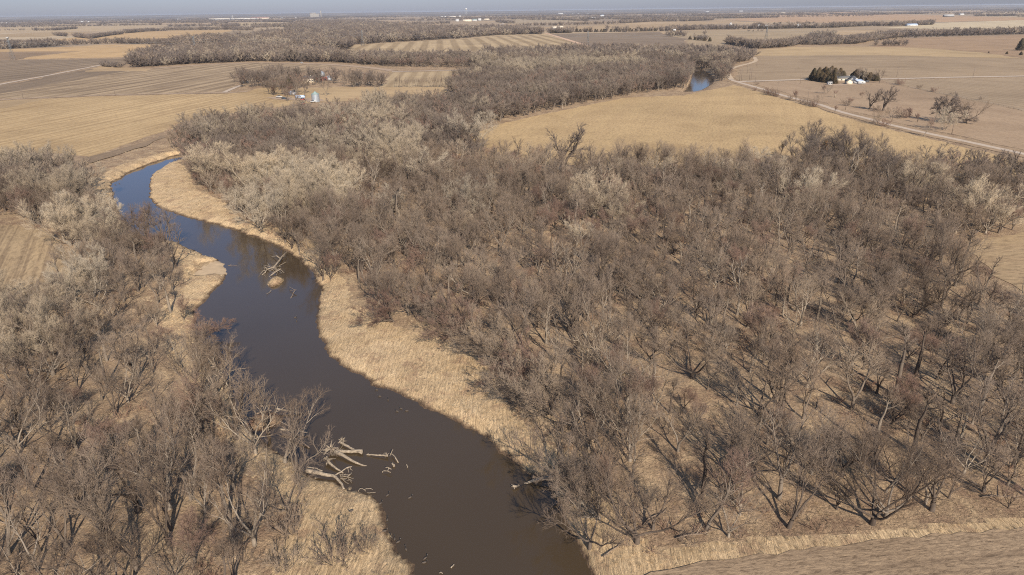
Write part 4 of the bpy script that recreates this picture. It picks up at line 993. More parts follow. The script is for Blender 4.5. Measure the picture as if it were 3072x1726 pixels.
for k in range(34):
    px = 1185 + k * 5 + r_.uniform(-2, 2); py = 262 + r_.uniform(-2, 2); x, y = G(px, py)
    add_tree(x, y, False, r_.uniform(.5, .75), .7, r_.choice([2, 6]))
for px, py, s_ in ((916, 256, .9), (926, 258, .8), (938, 256, .95), (950, 254, .8), (906, 262, .9), (962, 250, .7), (975, 252, .7), (1000, 250, .9), (862, 300, .7), (890, 304, .6)):
    x, y = G(px, py); add_tree(x, y, False, s_, 1.1, r_.choice([10, 11, 12, 13]))
print('woods', len(pts))
scatter('woods', 'leafless riverside woods and shelter belts stretching to the horizon', pts, wcol)
# ------------------------------------------------------------------ brush and grass
def tuft_mesh(seed, n, h, sp, lean, mat, r0=.03):
    r = np.random.RandomState(seed); s = TB(); az = r.uniform(0, 6.28, n); a = r.uniform(.1, sp, n)
    P = np.stack([r.normal(0, .16, n), r.normal(0, .16, n), np.full(n, -.1)], 1)
    Dv = np.stack([np.cos(az) * np.sin(a) + lean, np.sin(az) * np.sin(a), np.cos(a)], 1); Dv /= np.linalg.norm(Dv, axis=1)[:, None]
    s.spike(P, P + Dv * (h * r.uniform(.6, 1.1, n))[:, None], r0); return s.me('tuft', mat)
gcol = src_collection('grass_tuft', [tuft_mesh(1, 22, .95, .7, .8, MAT['tuft'], .019), tuft_mesh(2, 22, .85, 1., 1.2, MAT['tuft'], .019), tuft_mesh(3, 24, 1.1, .5, .5, MAT['tuft'], .019)])
gp = []
r = np.random.RandomState(5)
XYc = poly_pts([(-200, 2000), (3300, 2000), (3300, 1000), (1500, 480), (400, 430), (-200, 600)], 1.45, 77, .5)
sd_all = sdist(XYc[:, 0], XYc[:, 1], riv_w)
bkx = np.zeros(len(XYc), bool)
for P in GRASSY: bkx |= in_px_poly(P, XYc[:, 0], XYc[:, 1])
infld = np.zeros(len(XYc), bool)
for P in FLD: infld |= in_px_poly(P, XYc[:, 0], XYc[:, 1])
for (x, y), s_, b_, f_ in zip(XYc, sd_all, bkx, infld):
    if f_ or s_ < .4 or math.hypot((x - sx_) / 7, (y - sy_) / 8.5) < 1: continue
    d = math.hypot(x, y)
    pr = .95 if (b_ or s_ < 9) else .42
    if d > 230: pr *= .4
    if r.rand() > pr: continue
    k = rng.uniform(.6, 1.15) * (1.0 if (b_ or s_ < 9) else .8); k *= .8; vn_ = float(vnoise(np.array([x]), np.array([y]), 24., 41)[0]); v2_ = float(vnoise(np.array([x]), np.array([y]), 7., 42)[0]); k *= .55 + .8 * v2_; gp.append((x, y, zT(x, y), 2.3 + (vn_ - .5) * 5 + rng.gauss(0, .4), k, k, k * .9, rng.randrange(3)))
print('tufts', len(gp))
scatter('grass', 'tall pale dead grass on the banks and woodland floor', gp, gcol)
bcol = src_collection('brush_clump', [tree_mesh(81, H=1.7, stems=8, spread=.9, split=0, rad=.03, nch=(5, 5), low=.1, bush=True, mats=('bark', 'brush'), fine=.02)[1],
                                      tree_mesh(82, H=2.3, stems=7, spread=.8, split=0, rad=.035, nch=(5, 5), low=.1, bush=True, mats=('bark', 'twig'), fine=.02)[1],
                                      tree_mesh(83, H=1.3, stems=9, spread=1.1, split=0, rad=.03, nch=(5, 4), low=.1, bush=True, mats=('bark', 'twig_red'), fine=.02)[1]])
bp = []
for P, sp_c in ((WOOD_R, 3.6), (WOOD_L, 3.4)):
    for x, y in poly_pts(P, sp_c, 91, .5):
        d = math.hypot(x, y)
        if d > 420: continue
        if float(vnoise(np.array([x]), np.array([y]), 16., 12)[0]) < .52: continue
        k = rng.uniform(.6, 1.3); bp.append((x, y, zT(x, y), rng.uniform(0, 6.28), k, k, k, rng.randrange(3)))
print('brush', len(bp))
scatter('undergrowth', 'reddish brown brush under the trees', bp, bcol)
# ------------------------------------------------------------------ shrubs and small trees in the open
SHR = [(2271, 256, 'shrub', 1.0, 'dark bush at the far end of the gravel road'), (2264, 273, 'shrub_red', .7, 'low bush on the near verge below the dark road bush'),
 (2298, 284, 'shrub', 1.1, 'leftmost bush of the verge thicket'), (2308, 286, 'shrub_red', 1.4, 'second bush of the verge thicket'), (2319, 288, 'shrub', 1.2, 'third bush of the verge thicket'), (2328, 290, 'shrub_red', .9, 'bush at the foot of a utility pole'),
 (2387, 304, 'red', .62, 'small round tree on the verge'), (2404, 311, 'shrub', 1.1, 'bush right of the small round verge tree'), (2419, 315, 'shrub', 1.2, 'dense grey bush in the verge row'), (2433, 319, 'shrub', 1.3, 'dark bush in the verge row'), (2443, 322, 'shrub_red', 1.0, 'last bush of the verge row'),
 (2450, 319, 'vase3', .5, 'slim little tree ending the verge row'), (2372, 299, 'shrub', .9, 'bush left of the small round verge tree'), (2504, 340, 'red', .42, 'lone reddish bush on the verge'),
 (2632, 374, 'vase3', .62, 'grey small tree standing on the verge'), (2622, 371, 'shrub', .8, 'low bush beside the grey verge tree'), (2652, 379, 'shrub_red', 1.0, 'bush right of the grey verge tree'), (2770, 410, 'lean2', .68, 'thin young tree on the verge'),
 (2472, 282, 'red', .55, 'left one of two small pasture trees below the farm'), (2483, 281, 'vase3', .52, 'right one of two small pasture trees below the farm'), (2586, 297, 'red', .42, 'small bush casting a shadow in the pasture'),
 (2546, 319, 'red', .5, 'twiggy bush in the pasture near a pole'), (2537, 318, 'shrub', 1.2, 'bush touching the pasture pole'), (2672, 356, 'vase3', .5, 'thin bushy tree behind the road'), (2700, 356, 'shrub', 1.2, 'left bush of the roadside cluster'), (2714, 354, 'shrub_red', 1.4, 'middle bush of the roadside cluster'), (2728, 353, 'red', .5, 'right bush of the roadside cluster'),
 (2752, 368, 'red', .45, 'bush in the shade of the big old tree'), (2690, 253, 'shrub', 1.2, 'bush at the start of the hedge line'), (2699, 256, 'shrub_red', 1.3, 'second bush of the hedge line'), (2756, 267, 'shrub', .9, 'third bush of the hedge line'), (2799, 276, 'shrub_red', .9, 'fourth bush of the hedge line'), (2853, 286, 'shrub', .7, 'fifth bush of the hedge line'), (2942, 301, 'shrub', .8, 'last bush of the hedge line'),
 (2628, 335, 'shrub', 1.2, 'bush between the pair of old trees'), (862, 305, 'vase2', .8, 'tree beside the parked vehicles of the left farm'), (915, 292, 'single', .85, 'round topped tree behind the blue trailer'), (980, 288, 'vase1', 1.0, 'spreading tree right of the big silo'), (895, 318, 'shrub', 1.4, 'thin bush below the red tractor'),
 (1065, 262, 'vase3', .8, 'small tree by the farm track'), (1150, 258, 'snag', .7, 'slender tree at the field corner')]
for px, py, key, s, label in SHR:
    x, y = G(px, py); make_tree(key, x, y, 0, s * (1.5 if key.startswith('shrub') else 1.2 if s < .7 else 1), rng.uniform(0, 6.28), label, None, 'shrub' if ('bush' in label) else 'tree', 'shrub' if 'bush' in label else 'bare_tree')
def cedar(px, py, s, label, group=None, i=None, mat=None):
    x, y = G(px, py); t, c = CED[rng.randrange(3) if i is None else i]
    ro = root('cedar_tree', label, 'cedar', (x, y, 0), rng.uniform(0, 6.28), group); ro.scale = (s * 1.25, s * 1.25, s * rng.uniform(.9, 1.08))
    link('trunk', t, (), ro); link('crown', c, (), ro)
for k in range(26):
    cedar(2439 + (k % 13) * 7.2 + rng.uniform(-3, 3), 241 - (k // 13) * 3 + rng.uniform(-1., .6), rng.uniform(.9, 1.15), 'dark cedar of the dense clump left of the farmhouse', 'cedars left of the farmhouse')
for px, py in ((2460, 246), (2472, 248), (2484, 249), (2494, 250), (2502, 252), (2449, 244), (2440, 242)):
    cedar(px, py, rng.uniform(.75, 1.0), 'dark cedar along the front of the left clump', 'front cedars left of the farmhouse')
for k in range(16):
    cedar(2555 + k * 5.0 + rng.uniform(-2, 2), 237.5 + k * .45 + rng.uniform(-1, 1), rng.uniform(.7, 1.1), 'dark cedar of the clump behind the garage', 'cedars behind the garage')
for px, py, key, s, label in ((2590, 250, 'pale3', .8, 'bare grey tree among the cedars behind the camper'), (2575, 245, 'vase1', .9, 'bare tree at the back of the garage cedars'), (2510, 243, 'vase2', .85, 'bare tree among the cedars left of the farmhouse'), (2490, 240, 'vase1', .9, 'bare tree at the back of the left cedar clump'), (2607, 248, 'vase3', .8, 'bare tree at the right of the garage cedars')):
    x, y = G(px, py); make_tree(key, x, y, 0, s, 1, label)
cedar(3060, 152, 1.6, 'lone dark cedar at the far right edge', None, 1); cedar(3062, 166, .7, 'small cedar below the lone dark one', None, 2); cedar(3020, 163, .55, 'small round cedar left of the lone dark one', None, 2); cedar(2966, 159, .35, 'tiny cedar farthest left in the red pasture', None, 2)
cedar(2070, 119, 1.0, 'cedar left of the round bush on the plain'); cedar(2129, 125, 1.2, 'cedar right of the round bush on the plain')
for px, py in ((893, 232), (880, 262), (872, 250), (930, 236), (945, 236), (938, 234), (868, 268)):
    cedar(px, py, .9, 'dark cedar between the bare trees of the left farm', 'cedars of the left farm')
# rust-leaved small tree in the right wood
x, y = G(2464, 512); rt_ = root('leafy_tree', 'small tree still holding rust orange leaves in the right wood', 'tree', (x, y, 0)); a, b = cedar_mesh(90, 13.5, 3.4, 420, 'rust_leaf'); link('trunk', a, (), rt_); link('crown', b, (), rt_)
# ------------------------------------------------------------------ driftwood
def wood_curve(pts, r0, r1, mat, name, parent=None, z=WL, stubs=(), k=8):
    """pts: (px, py, height above water)"""
    P = [Vector((*G(a, b, z + h), z + h)) for a, b, h in pts]
    Q = []
    for i in range(len(P) - 1):
        p0, p1, p2, p3 = P[max(i - 1, 0)], P[i], P[i + 1], P[min(i + 2, len(P) - 1)]
        for j in range(4):
            t = j / 4; q = .5 * ((2 * p1) + (p2 - p0) * t + (2 * p0 - 5 * p1 + 4 * p2 - p3) * t * t + (3 * p1 - p0 - 3 * p2 + p3) * t ** 3)
            Q.append(q + Vector((rng.uniform(-.05, .05), rng.uniform(-.05, .05), rng.uniform(-.03, .03))))
    Q.append(P[-1]); r0, r1 = r0 * .74, r1 * .85; m_ = MB(); m_.tube(Q, [r0 + (r1 - r0) * i / (len(Q) - 1) * 1.0 + rng.uniform(-.02, .02) * r0 for i in range(len(Q))], k)
    return m_
def snag(label, branches, rootball=None, mat='drift', name='driftwood_log', cat='driftwood'):
    """branches: list of (pts, r0, r1); the first is the log, the rest its branches, a part"""
    px, py, h = branches[0][0][0]; x, y = G(px, py, WL)
    ro = root(name, label, cat, (x, y, WL)); inv = Matrix.Translation((-x, -y, -WL))
    def part(nm, brs):
        mm = MB()
        for pts_, a, b in brs:
            w_ = wood_curve(pts_, a, b, mat, nm); mm.add([inv @ Vector(v) for v in w_.V], w_.F)
        return mm.build(nm, MAT[mat], ro)
    part('log', branches[:1])
    if len(branches) > 1: part('branches', branches[1:])
    if rootball:
        a, b, h, rr = rootball; c = Vector((*G(a, b, WL + h), WL + h)) - Vector((x, y, WL)); mm = MB()
        for k in range(16):
            d = Vector((rng.gauss(0, 1), rng.gauss(0, 1), rng.gauss(.2, .8))).normalized()
            mm.tube([c - d * .1, c + d * rr * .5, c + (d + Vector((rng.uniform(-.4, .4), rng.uniform(-.4, .4), rng.uniform(-.3, .3)))) * rr * rng.uniform(.8, 1.15)], [rr * .16, rr * .09, .02], 5)
        mm.build('root_plate', MAT[mat], ro)
    return ro
snag('big pale dead tree snagged in midstream above a grass hummock', [
 ([(845, 772, .6), (838, 782, .8), (828, 794, .7), (820, 802, .5), (803, 808, .3), (795, 818, .2), (786, 826, -.1)], .42, .16),
 ([(840, 776, .7), (830, 769, 1.1), (822, 770, .5), (812, 769, .1)], .2, .08), ([(843, 773, .8), (850, 766, 1.2), (856, 760, 1.6), (863, 753, 2.0)], .16, .04), ([(836, 770, .8), (826, 765, 1.1)], .12, .05), ([(846, 770, .9), (856, 768, 1.)], .12, .04),
 ([(822, 800, .6), (828, 806, .3), (820, 812, .1)], .2, .1), ([(803, 808, .4), (795, 803, .8), (788, 806, .3)], .12, .05), ([(809, 800, .5), (802, 788, 1.2)], .09, .04), ([(797, 816, .2), (790, 812, .6), (782, 822, .1), (777, 830, .1)], .12, .05), ([(790, 822, .3), (796, 830, .2)], .08, .04),
 ([(837, 798, .3), (848, 792, .8), (859, 786, 1.1)], .1, .06)] + [([(820 + rng.uniform(-34, 26), 806 + rng.uniform(-14, 16), rng.uniform(.1, .5)), (820 + rng.uniform(-30, 28), 806 + rng.uniform(-14, 16), rng.uniform(.3, .9))], .09, .04) for _ in range(16)], None)
snag('second pale snag with splayed limbs touching the grass hummock', [
 ([(813, 827, .1), (822, 820, .5), (832, 813, .8), (842, 807, .9)], .28, .2), ([(842, 808, .8), (848, 815, .6), (853, 819, .4)], .14, .06), ([(815, 826, .3), (808, 830, .2), (812, 833, .1)], .1, .05), ([(818, 824, .5), (816, 817, 1.2)], .1, .05), ([(823, 809, .4), (832, 813, .6)], .12, .1), ([(832, 815, .5), (830, 826, .1)], .1, .05), ([(822, 806, .3), (810, 812, .3), (800, 808, .4)], .12, .08)])
snag('thin pole sticking from the tip of the grass hummock', [([(814, 871, .3), (808, 878, .1), (801, 881, .2), (799, 880, .5)], .1, .05)])
snag('dark crossed sticks near the right bank below the bend', [([(872, 896, -.1), (882, 876, .6), (886, 871, .9)], .14, .1), ([(866, 861, .4), (876, 866, .7), (886, 871, .8)], .1, .08), ([(868, 872, .2), (878, 871, .6), (889, 870, .9)], .08, .07)], None, 'drift_dark')
snag('short stick lying off the sand spit', [([(684, 797, .05), (696, 796, .15), (712, 798, .0)], .1, .04), ([(690, 797, .1), (694, 793, .4)], .06, .03)], None, 'drift_dark')
snag('long pale log with a torn root plate, its tip under water', [([(1004, 1355, .6), (1032, 1368, .55), (1062, 1386, .3), (1085, 1395, .1), (1112, 1402, -.25)], .5, .08)] + [([(1000 + rng.uniform(-14, 14), 1350 + rng.uniform(-12, 12), rng.uniform(.1, .8)), (1004 + rng.uniform(-26, 30), 1352 + rng.uniform(-20, 18), rng.uniform(.1, 1.2))], .07, .03) for _ in range(18)], (992, 1346, .9, 1.5))
snag('stout log ending in a broken stump', [([(1006, 1354, .3), (1040, 1355, .35), (1070, 1354, .35), (1088, 1353, .4)], .34, .42), ([(1072, 1355, .4), (1087, 1361, .3)], .2, .22)])
snag('shorter log with small upturned roots above the stout one', [([(1022, 1328, .5), (1044, 1340, .4), (1066, 1352, .2)], .34, .2)], (1026, 1322, .6, .9))
snag('slim bare log with roots pointing to the bank', [([(984, 1385, .6), (1004, 1402, .4), (1030, 1420, .0)], .36, .12)], (982, 1378, .7, 1.0))
snag('long grey log lying along the left bank', [([(920, 1412, .9), (950, 1418, .8), (975, 1424, .7), (1003, 1430, .6), (1022, 1448, .4), (1032, 1468, .3)], .55, .2)] + [([(1035 + rng.uniform(-14, 14), 1428 + rng.uniform(-12, 12), rng.uniform(0, .5)), (1038 + rng.uniform(-26, 26), 1430 + rng.uniform(-16, 18), rng.uniform(.1, .9))], .06, .03) for _ in range(14)] + [([(922, 1402, .6), (945, 1405, .5), (968, 1414, .3)], .2, .1)])
snag('branching pale limb between the bank log and the water', [([(1003, 1427, .5), (1026, 1414, .7), (1042, 1403, .9), (1056, 1400, 1.0)], .18, .1), ([(1042, 1403, .9), (1046, 1418, .3)], .08, .04), ([(1048, 1401, 1.), (1057, 1413, .4)], .08, .04), ([(1030, 1430, .2), (1046, 1428, .3), (1055, 1418, .6)], .1, .05), ([(1020, 1424, .3), (1032, 1442, .2), (1046, 1452, .1)], .1, .04), ([(1030, 1440, .2), (1052, 1440, .1)], .06, .03)])
snag('horizontal snag with an upright prong in midstream', [([(1100, 1364, .1), (1122, 1365, .3), (1145, 1366, .4), (1163, 1368, .5)], .14, .2), ([(1170, 1368, .3), (1174, 1358, 1.0), (1179, 1349, 1.7)], .12, .07), ([(1162, 1369, .4), (1158, 1358, .9)], .12, .05), ([(1098, 1366, .1), (1106, 1360, .4)], .06, .03), ([(1174, 1362, .4), (1186, 1372, .5), (1195, 1389, .0)], .16, .12)], (1160, 1364, .3, .5))
snag('small H shaped snag standing out of the water', [([(1157, 1402, .8), (1166, 1404, .9), (1174, 1409, .7)], .12, .08), ([(1166, 1404, .8), (1164, 1413, .3), (1172, 1418, .1)], .1, .06), ([(1148, 1418, .1), (1150, 1413, .4), (1164, 1414, .4)], .09, .07)])
snag('round stump beside the H shaped snag', [([(1176, 1390, .4), (1182, 1396, .3), (1181, 1401, -.1)], .22, .2)])
snag('curved twig standing in open water', [([(1219, 1394, .5), (1223, 1400, .3), (1221, 1405, -.05)], .09, .05)])
snag('thin hooked branch at the lower left shore', [([(1074, 1477, .1), (1080, 1466, .8), (1090, 1468, .5), (1097, 1474, .1)], .08, .05), ([(1094, 1468, .4), (1108, 1466, .5), (1119, 1469, .3)], .07, .04), ([(1100, 1479, .1), (1118, 1478, .2), (1128, 1476, .2)], .07, .03)])
snag('log jutting from the cove on the right bank', [([(1684, 1438, 1.5), (1650, 1432, 1.2), (1610, 1440, .7), (1586, 1448, .1), (1570, 1453, -.2)], .5, .2)])
snag('pale forked root floating off the right bank', [([(1557, 1456, .3), (1545, 1460, .4), (1540, 1459, .4)], .22, .28), ([(1541, 1459, .4), (1534, 1454, .5)], .13, .06), ([(1541, 1460, .4), (1533, 1461, .3)], .12, .05), ([(1543, 1461, .3), (1543, 1468, .1)], .14, .06)])
snag('pale stick floating near the bottom edge', [([(1351, 1704, .1), (1357, 1699, .15), (1362, 1694, .1)], .16, .1)]); snag('curved stick at the bottom edge of the picture', [([(1318, 1720, .1), (1323, 1717, .2), (1328, 1721, .1)], .1, .05)])
for i, (pts_, lb) in enumerate(((([(778, 1222, .8), (800, 1216, .9), (826, 1218, .9)]), 'pale fallen trunk behind the tree on the mound'), ([(826, 1226, .9), (860, 1232, .6), (905, 1240, .2)], 'long pale trunk pointing into the river'), ([(840, 1288, .8), (880, 1292, .7), (922, 1298, .5)], 'pale trunk over the water above the driftwood'), ([(862, 1306, .7), (900, 1322, .5), (928, 1344, .1)], 'slanting pale trunk reaching the driftwood'), ([(770, 1242, .6), (790, 1235, .7), (815, 1232, .8)], 'short fallen trunk lying at the mound'))):
    snag(lb, [(pts_, .27, .14)], None, 'drift_dark' if i in (0, 3, 4) else 'drift')
# fallen limbs in the lower wood
for px, py, a_, lb in ((2230, 1380, 20, 'slender fallen limb in the lower right wood'), (3010, 1500, -10, 'long fallen limb near the right edge of the wood'), (180, 1220, 40, 'forked fallen limb on the left woodland floor'), (2090, 1610, 5, 'thin pale stick on the bottom grass margin'), (120, 1630, 60, 'grey fallen limb at the bottom left')):
    x, y = G(px, py); z = zT(x, y); ro = root('fallen_limb', lb, 'fallen limb', (x, y, z), R(a_)); mm = MB(); mm.tube([(-3, 0, .3), (-1, .3, .5), (1, .1, .6), (3, .6, .9)], [.12, .1, .07, .03], 7); mm.build('limb', MAT['drift_dark'], ro)
    mm = MB(); mm.tube([(0, .2, .55), (1, 1.2, 1.0), (1.6, 2.2, 1.1)], [.09, .06, .03], 5); mm.tube([(1, .1, .6), (1.6, -.8, 1.1)], [.07, .03], 5); mm.build('branches', MAT['drift'], ro)
limb = MB(); limb.tube([(-2.5, 0, .15), (-.8, .2, .3), (.9, .1, .35), (2.6, .5, .6)], [.13, .11, .08, .03], 6); limb = limb.me('limb', MAT['drift_dark'])
lbr = MB(); lbr.tube([(0, .2, .3), (.9, 1.1, .7), (1.3, 1.9, .8)], [.06, .04, .02], 5); lbr.tube([(1, .1, .35), (1.6, -.8, .7)], [.05, .02], 5); lbr = lbr.me('branches', MAT['drift_dark'])
rl = random.Random(4); nl_ = 0
for x, y in poly_pts(WOOD_R, 11, 5) .tolist() + poly_pts(WOOD_L, 11, 6).tolist():
    u_, v_, _ = proj(x, y, 0)
    if v_ < 1000 or not (-20 < u_ < 3090) or v_ > 1740 or rl.random() > .55 or nl_ > 60: continue
    nl_ += 1; ro = root('fallen_limb', 'thin grey fallen limb on the woodland floor %s of the river' % ('right' if u_ > 1200 else 'left'), 'fallen limb', (x, y, zT(x, y)), rl.uniform(0, 6.28), 'fallen limbs on the floor %s of the river' % ('right' if u_ > 1200 else 'left')); k_ = rl.uniform(.6, 1.2); ro.scale = (k_,) * 3
    link('limb', limb, (), ro); link('branches', lbr, (), ro)
# grass hummock and tree mound in the water
def hummock(label, px, py, rx, ry, h, rz=0):
    x, y = G(px, py, WL); V = []; Fc = []; nr, na = 9, 28
    for i in range(nr + 1):
        t = i / nr
        for j in range(na):
            a = 6.283 * j / na; q = 1 + .12 * math.sin(3 * a + 1) + .05 * math.sin(7 * a)
            V.append((rx * t * q * math.cos(a), ry * t * q * math.sin(a), h * (1 - t ** 2.4) - .5 * (t > .99) + rng.uniform(-.08, .08)))
    for i in range(nr):
        for j in range(na):
            a = i * na + j; b = i * na + (j + 1) % na; Fc.append((a, a + na, b + na, b))
    ro = root('grass_hummock', label, 'hummock', (x, y, WL - .1), rz); link('mound', mesh_np('mound', V, Fc, MAT['ground'], True), (), ro)
    s = TB(); n = int(rx * ry * 60); r2 = np.random.RandomState(int(px)); t = np.sqrt(r2.uniform(0, 1, n)); a = r2.uniform(0, 6.28, n)
    P = np.stack([rx * t * np.cos(a), ry * t * np.sin(a), h * (1 - t ** 2.4) - .15], 1); Dv = np.stack([np.cos(a) * t * .9, np.sin(a) * t * .9 - .3, np.full(n, .8)], 1) + r2.normal(0, .3, (n, 3)); Dv /= np.linalg.norm(Dv, axis=1)[:, None]
    s.spike(P, P + Dv * r2.uniform(.5, 1.0, n)[:, None], .035); link('grass_blades', s.me('grass_blades', MAT['brush'] if px < 800 else MAT['tuft']), (), ro)['kind'] = 'stuff'
hummock('round tan grass hummock below the midstream snag', 827, 849, 1.8, 3.3, 1.3)
hummock('grassy mound under the spreading tree at the left shore', 795, 1266, 3.2, 3.0, .8)
# ------------------------------------------------------------------ geese
def goose_parts(head_up=True):
    b = MB(); P = [(-.42, 0, .20), (-.30, 0, .20), (-.1, 0, .17), (.12, 0, .16), (.28, 0, .18), (.34, 0, .21)]; b.tube(P, [.02, .10, .17, .17, .10, .05], 10)
    n = MB(); n.tube([(.30, 0, .2), (.37, 0, .34), (.38, 0, .5), (.44, 0, .58), (.50, 0, .57), (.56, 0, .55)], [.055, .04, .035, .05, .045, .012], 8)
    r_ = MB(); r_.tube([(-.40, 0, .19), (-.34, 0, .17), (-.28, 0, .15)], [.03, .05, .04], 8); ch = MB(); ch.box((.455, 0, .565), (.05, .105, .05))
    return b.me('body', MAT['goose_body']), n.me('neck', MAT['goose_black']), r_.me('rump', MAT['goose_white']), ch.me('cheek_patch', MAT['goose_white'])
GM = goose_parts()
GE = [(1055, 1548, 200, 1, 'goose standing on the bank, upper of two'), (1153, 1587, 20, 1, 'goose standing on the bank, lower of two'), (1163, 1487, 60, 0, 'goose swimming farthest up along the lower left bank'), (1230, 1494, 40, 0, 'dark goose swimming alone in midstream'), (1141, 1512, 50, 0, 'bright goose swimming close to the left bank'), (1162, 1561, 90, 0, 'small dark goose touching the left bank'), (1174, 1612, 120, 0, 'dark goose near the bank, upper of a pair'), (1184, 1618, 100, 0, 'dark goose near the bank, lower of a pair'), (1195, 1627, 45, 0, 'white sided goose below the dark pair'), (1218, 1649, 110, 0, 'dark goose off the underwater bar'), (1276, 1676, 50, 0, 'goose at the upper end of the bottom group'), (1273, 1689, 20, 0, 'goose at the lower end of the bottom group'),
 (1139, 1190, 160, 0, 'goose swimming leftmost near the right bank'), (1164, 1201, 100, 0, 'goose second from the left near the right bank'), (1130, 1171, 150, 0, 'tiny goose highest up the river'), (1191, 1235, 150, 0, 'goose at the left of the group of three'), (1203, 1227, 140, 0, 'goose at the top of the group of three'), (1220, 1234, 170, 0, 'goose with a wake at the right of the group of three'), (886, 953, 30, 0, 'goose swimming below the crossed sticks'), (890, 964, 100, 0, 'goose under the one below the crossed sticks'), (346, 555, 10, 0, 'bird floating in the blue bend, left'), (358, 552, 30, 0, 'bird floating in the blue bend, right')]
for px, py, a_, land, lb in GE:
    z = WL - .07
    x, y = G(px, py, WL)
    if land: x, y = G(px, py, -1.4); z = zT(x, y) + .35
    ro = root('goose', lb, 'goose', (x, y, z), R(a_), 'geese on the river'); ro.scale = (.9,) * 3
    for nm, me in zip(('body', 'neck', 'rump', 'cheek_patch'), GM): link(nm, me, (), ro)
    if land:
        mm = MB(); mm.tube([(0, .06, .08), (0, .06, -.3)], .02, 5); mm.build('leg', MAT['goose_black'], ro); mm = MB(); mm.tube([(0, -.06, .08), (0, -.06, -.3)], .02, 5); mm.build('leg', MAT['goose_black'], ro)
# ------------------------------------------------------------------ buildings
def gable_house(name, label, px, py, L, W, h, rh, rz, wall='white', roof='shingle', wins=2, door=True, cat='house', chimney=False):
    x, y = G(px, py); ro = root(name, label, cat, (x, y, 0), R(rz))
    wb = MB().box((0, 0, h / 2 - .2), (L, W, h + .4))
    wb.add([(-L / 2, -W / 2, h), (-L / 2, W / 2, h), (-L / 2, 0, h + rh), (L / 2, -W / 2, h), (L / 2, W / 2, h), (L / 2, 0, h + rh)], [(0, 2, 1), (3, 4, 5)])
    wb.build('wall', MAT[wall], ro); rf = MB().gable((0, 0, h), L, W, rh).build('roof', MAT[roof], ro)
    if chimney: MB().box((L * .2, 0, h + rh), (.8, .8, 1.6)).build('chimney', MAT['cream'], rf)
    for i in range(wins):
        wx_ = -L / 2 + L * (i + .5) / wins + (.9 if door and i == wins // 2 else 0)
        fr = MB().box((wx_, -W / 2 - .03, h * .55), (1.5, .1, 1.3)).build('window', MAT['white'], ro); MB().box((wx_, -W / 2 - .06, h * .55), (1.2, .1, 1.05)).build('pane', MAT['glass'], fr)
    if door: MB().box((-.4, -W / 2 - .04, 1.05), (1.1, .1, 2.1)).build('door', MAT['dark'], ro)
    return ro
gable_house('farmhouse', 'long low farmhouse with dark shingle roof between the cedar clumps', 2532, 243, 20, 8, 2.8, 2.0, -4, 'cream', 'shingle', 5, True, 'house', True)
gable_house('house_wing', 'white gabled garage at the right end of the farmhouse', 2559, 245.5, 8, 6.4, 3.4, 2.0, 80, 'white', 'shingle', 1, True, 'garage')
gable_house('shed', 'cream gabled shed in front of the farmhouse', 2545, 252.5, 7, 5, 2.8, 1.7, 84, 'cream', 'shingle', 1, True, 'shed')
gable_house('shed', 'small white shed with dark windows left of the farmhouse', 2488, 254.8, 3.8, 3.2, 2.7, .7, 12, 'white', 'shingle', 2, False, 'shed')
gable_house('machine_shed', 'low shed with pale blue metal roof beside the camper', 2572, 250.5, 9, 7, 2.2, 1.6, 30, 'white', 'bluegrey', 1, True, 'shed')
def vehicle(name, label, cat, px, py, L, W, h, rz, body, cabin=None, wheels=True):
    x, y = G(px, py); ro = root(name, label, cat, (x, y, .2), R(rz)); m_ = MB(); P = [(-.5, .12), (-.5, .75), (-.46, .95), (.3, 1), (.44, .85), (.5, .5), (.5, .12)]
    if cabin is not None: P = [(-.5, .25), (-.5, .55), (-.28, .6), (.28, .58), (.5, .5), (.5, .25)]
    def prism(Pp, w_): 
        n = len(Pp); V = [(a * L, s_ * w_ / 2, b * h) for s_ in (-1, 1) for a, b in Pp]
        return V, [tuple(range(n)), tuple(range(2 * n - 1, n - 1, -1))] + [(i, i + n, (i + 1) % n + n, (i + 1) % n) for i in range(n)]
    m_.add(*prism(P, W)); m_.build('body', MAT[body], ro)
    if cabin is not None: MB().add(*prism([(-.3, .58), (-.2, 1), (.1, 1), (.25, .57)], W * .86)).build('cabin', MAT['glass'], ro)
    else: MB().box((.05 * L, -W / 2 - .02, h * .62), (L * .2, .06, h * .2)).build('window', MAT['glass'], ro); MB().box((-.2 * L, -W / 2 - .02, h * .5), (.7, .06, h * .55)).build('door', MAT['bluegrey'], ro)
    if wheels:
        for sx in (-.3, .3):
            for sy in (-1, 1): MB().tube([(sx * L, sy * (W / 2 - .22), .33), (sx * L, sy * (W / 2 + .02), .33)], .34, 12).build('wheel', MAT['wheel'], ro)
    return ro
vehicle('camper', 'white camper trailer parked right of the blue roofed shed', 'camper', 2583, 253.5, 7.6, 2.5, 3.0, 12, 'white')
vehicle('parked_car', 'white car parked beyond the camper under the bare tree', 'car', 2601, 246.5, 4.6, 1.8, 1.6, 20, 'white', 1)
vehicle('pickup_truck', 'white pickup parked under the trees of the left farm', 'truck', 838, 294, 5.6, 2.0, 1.9, 5, 'white', 1)
vehicle('parked_car', 'dark car beside the white pickup on the left farm', 'car', 853, 298, 4.6, 1.9, 1.7, 0, 'navy', 1)
vehicle('horse_trailer', 'long blue and white trailer in the left farmyard', 'trailer', 901, 296, 8.5, 2.3, 2.6, 4, 'bluegrey')
vehicle('van', 'white van left of the big silo', 'van', 884, 286, 5.4, 2.0, 2.3, 60, 'white')
vehicle('parked_car', 'small white car at the foot of the big silo', 'car', 939, 308, 4.2, 1.8, 1.5, 30, 'white', 1)
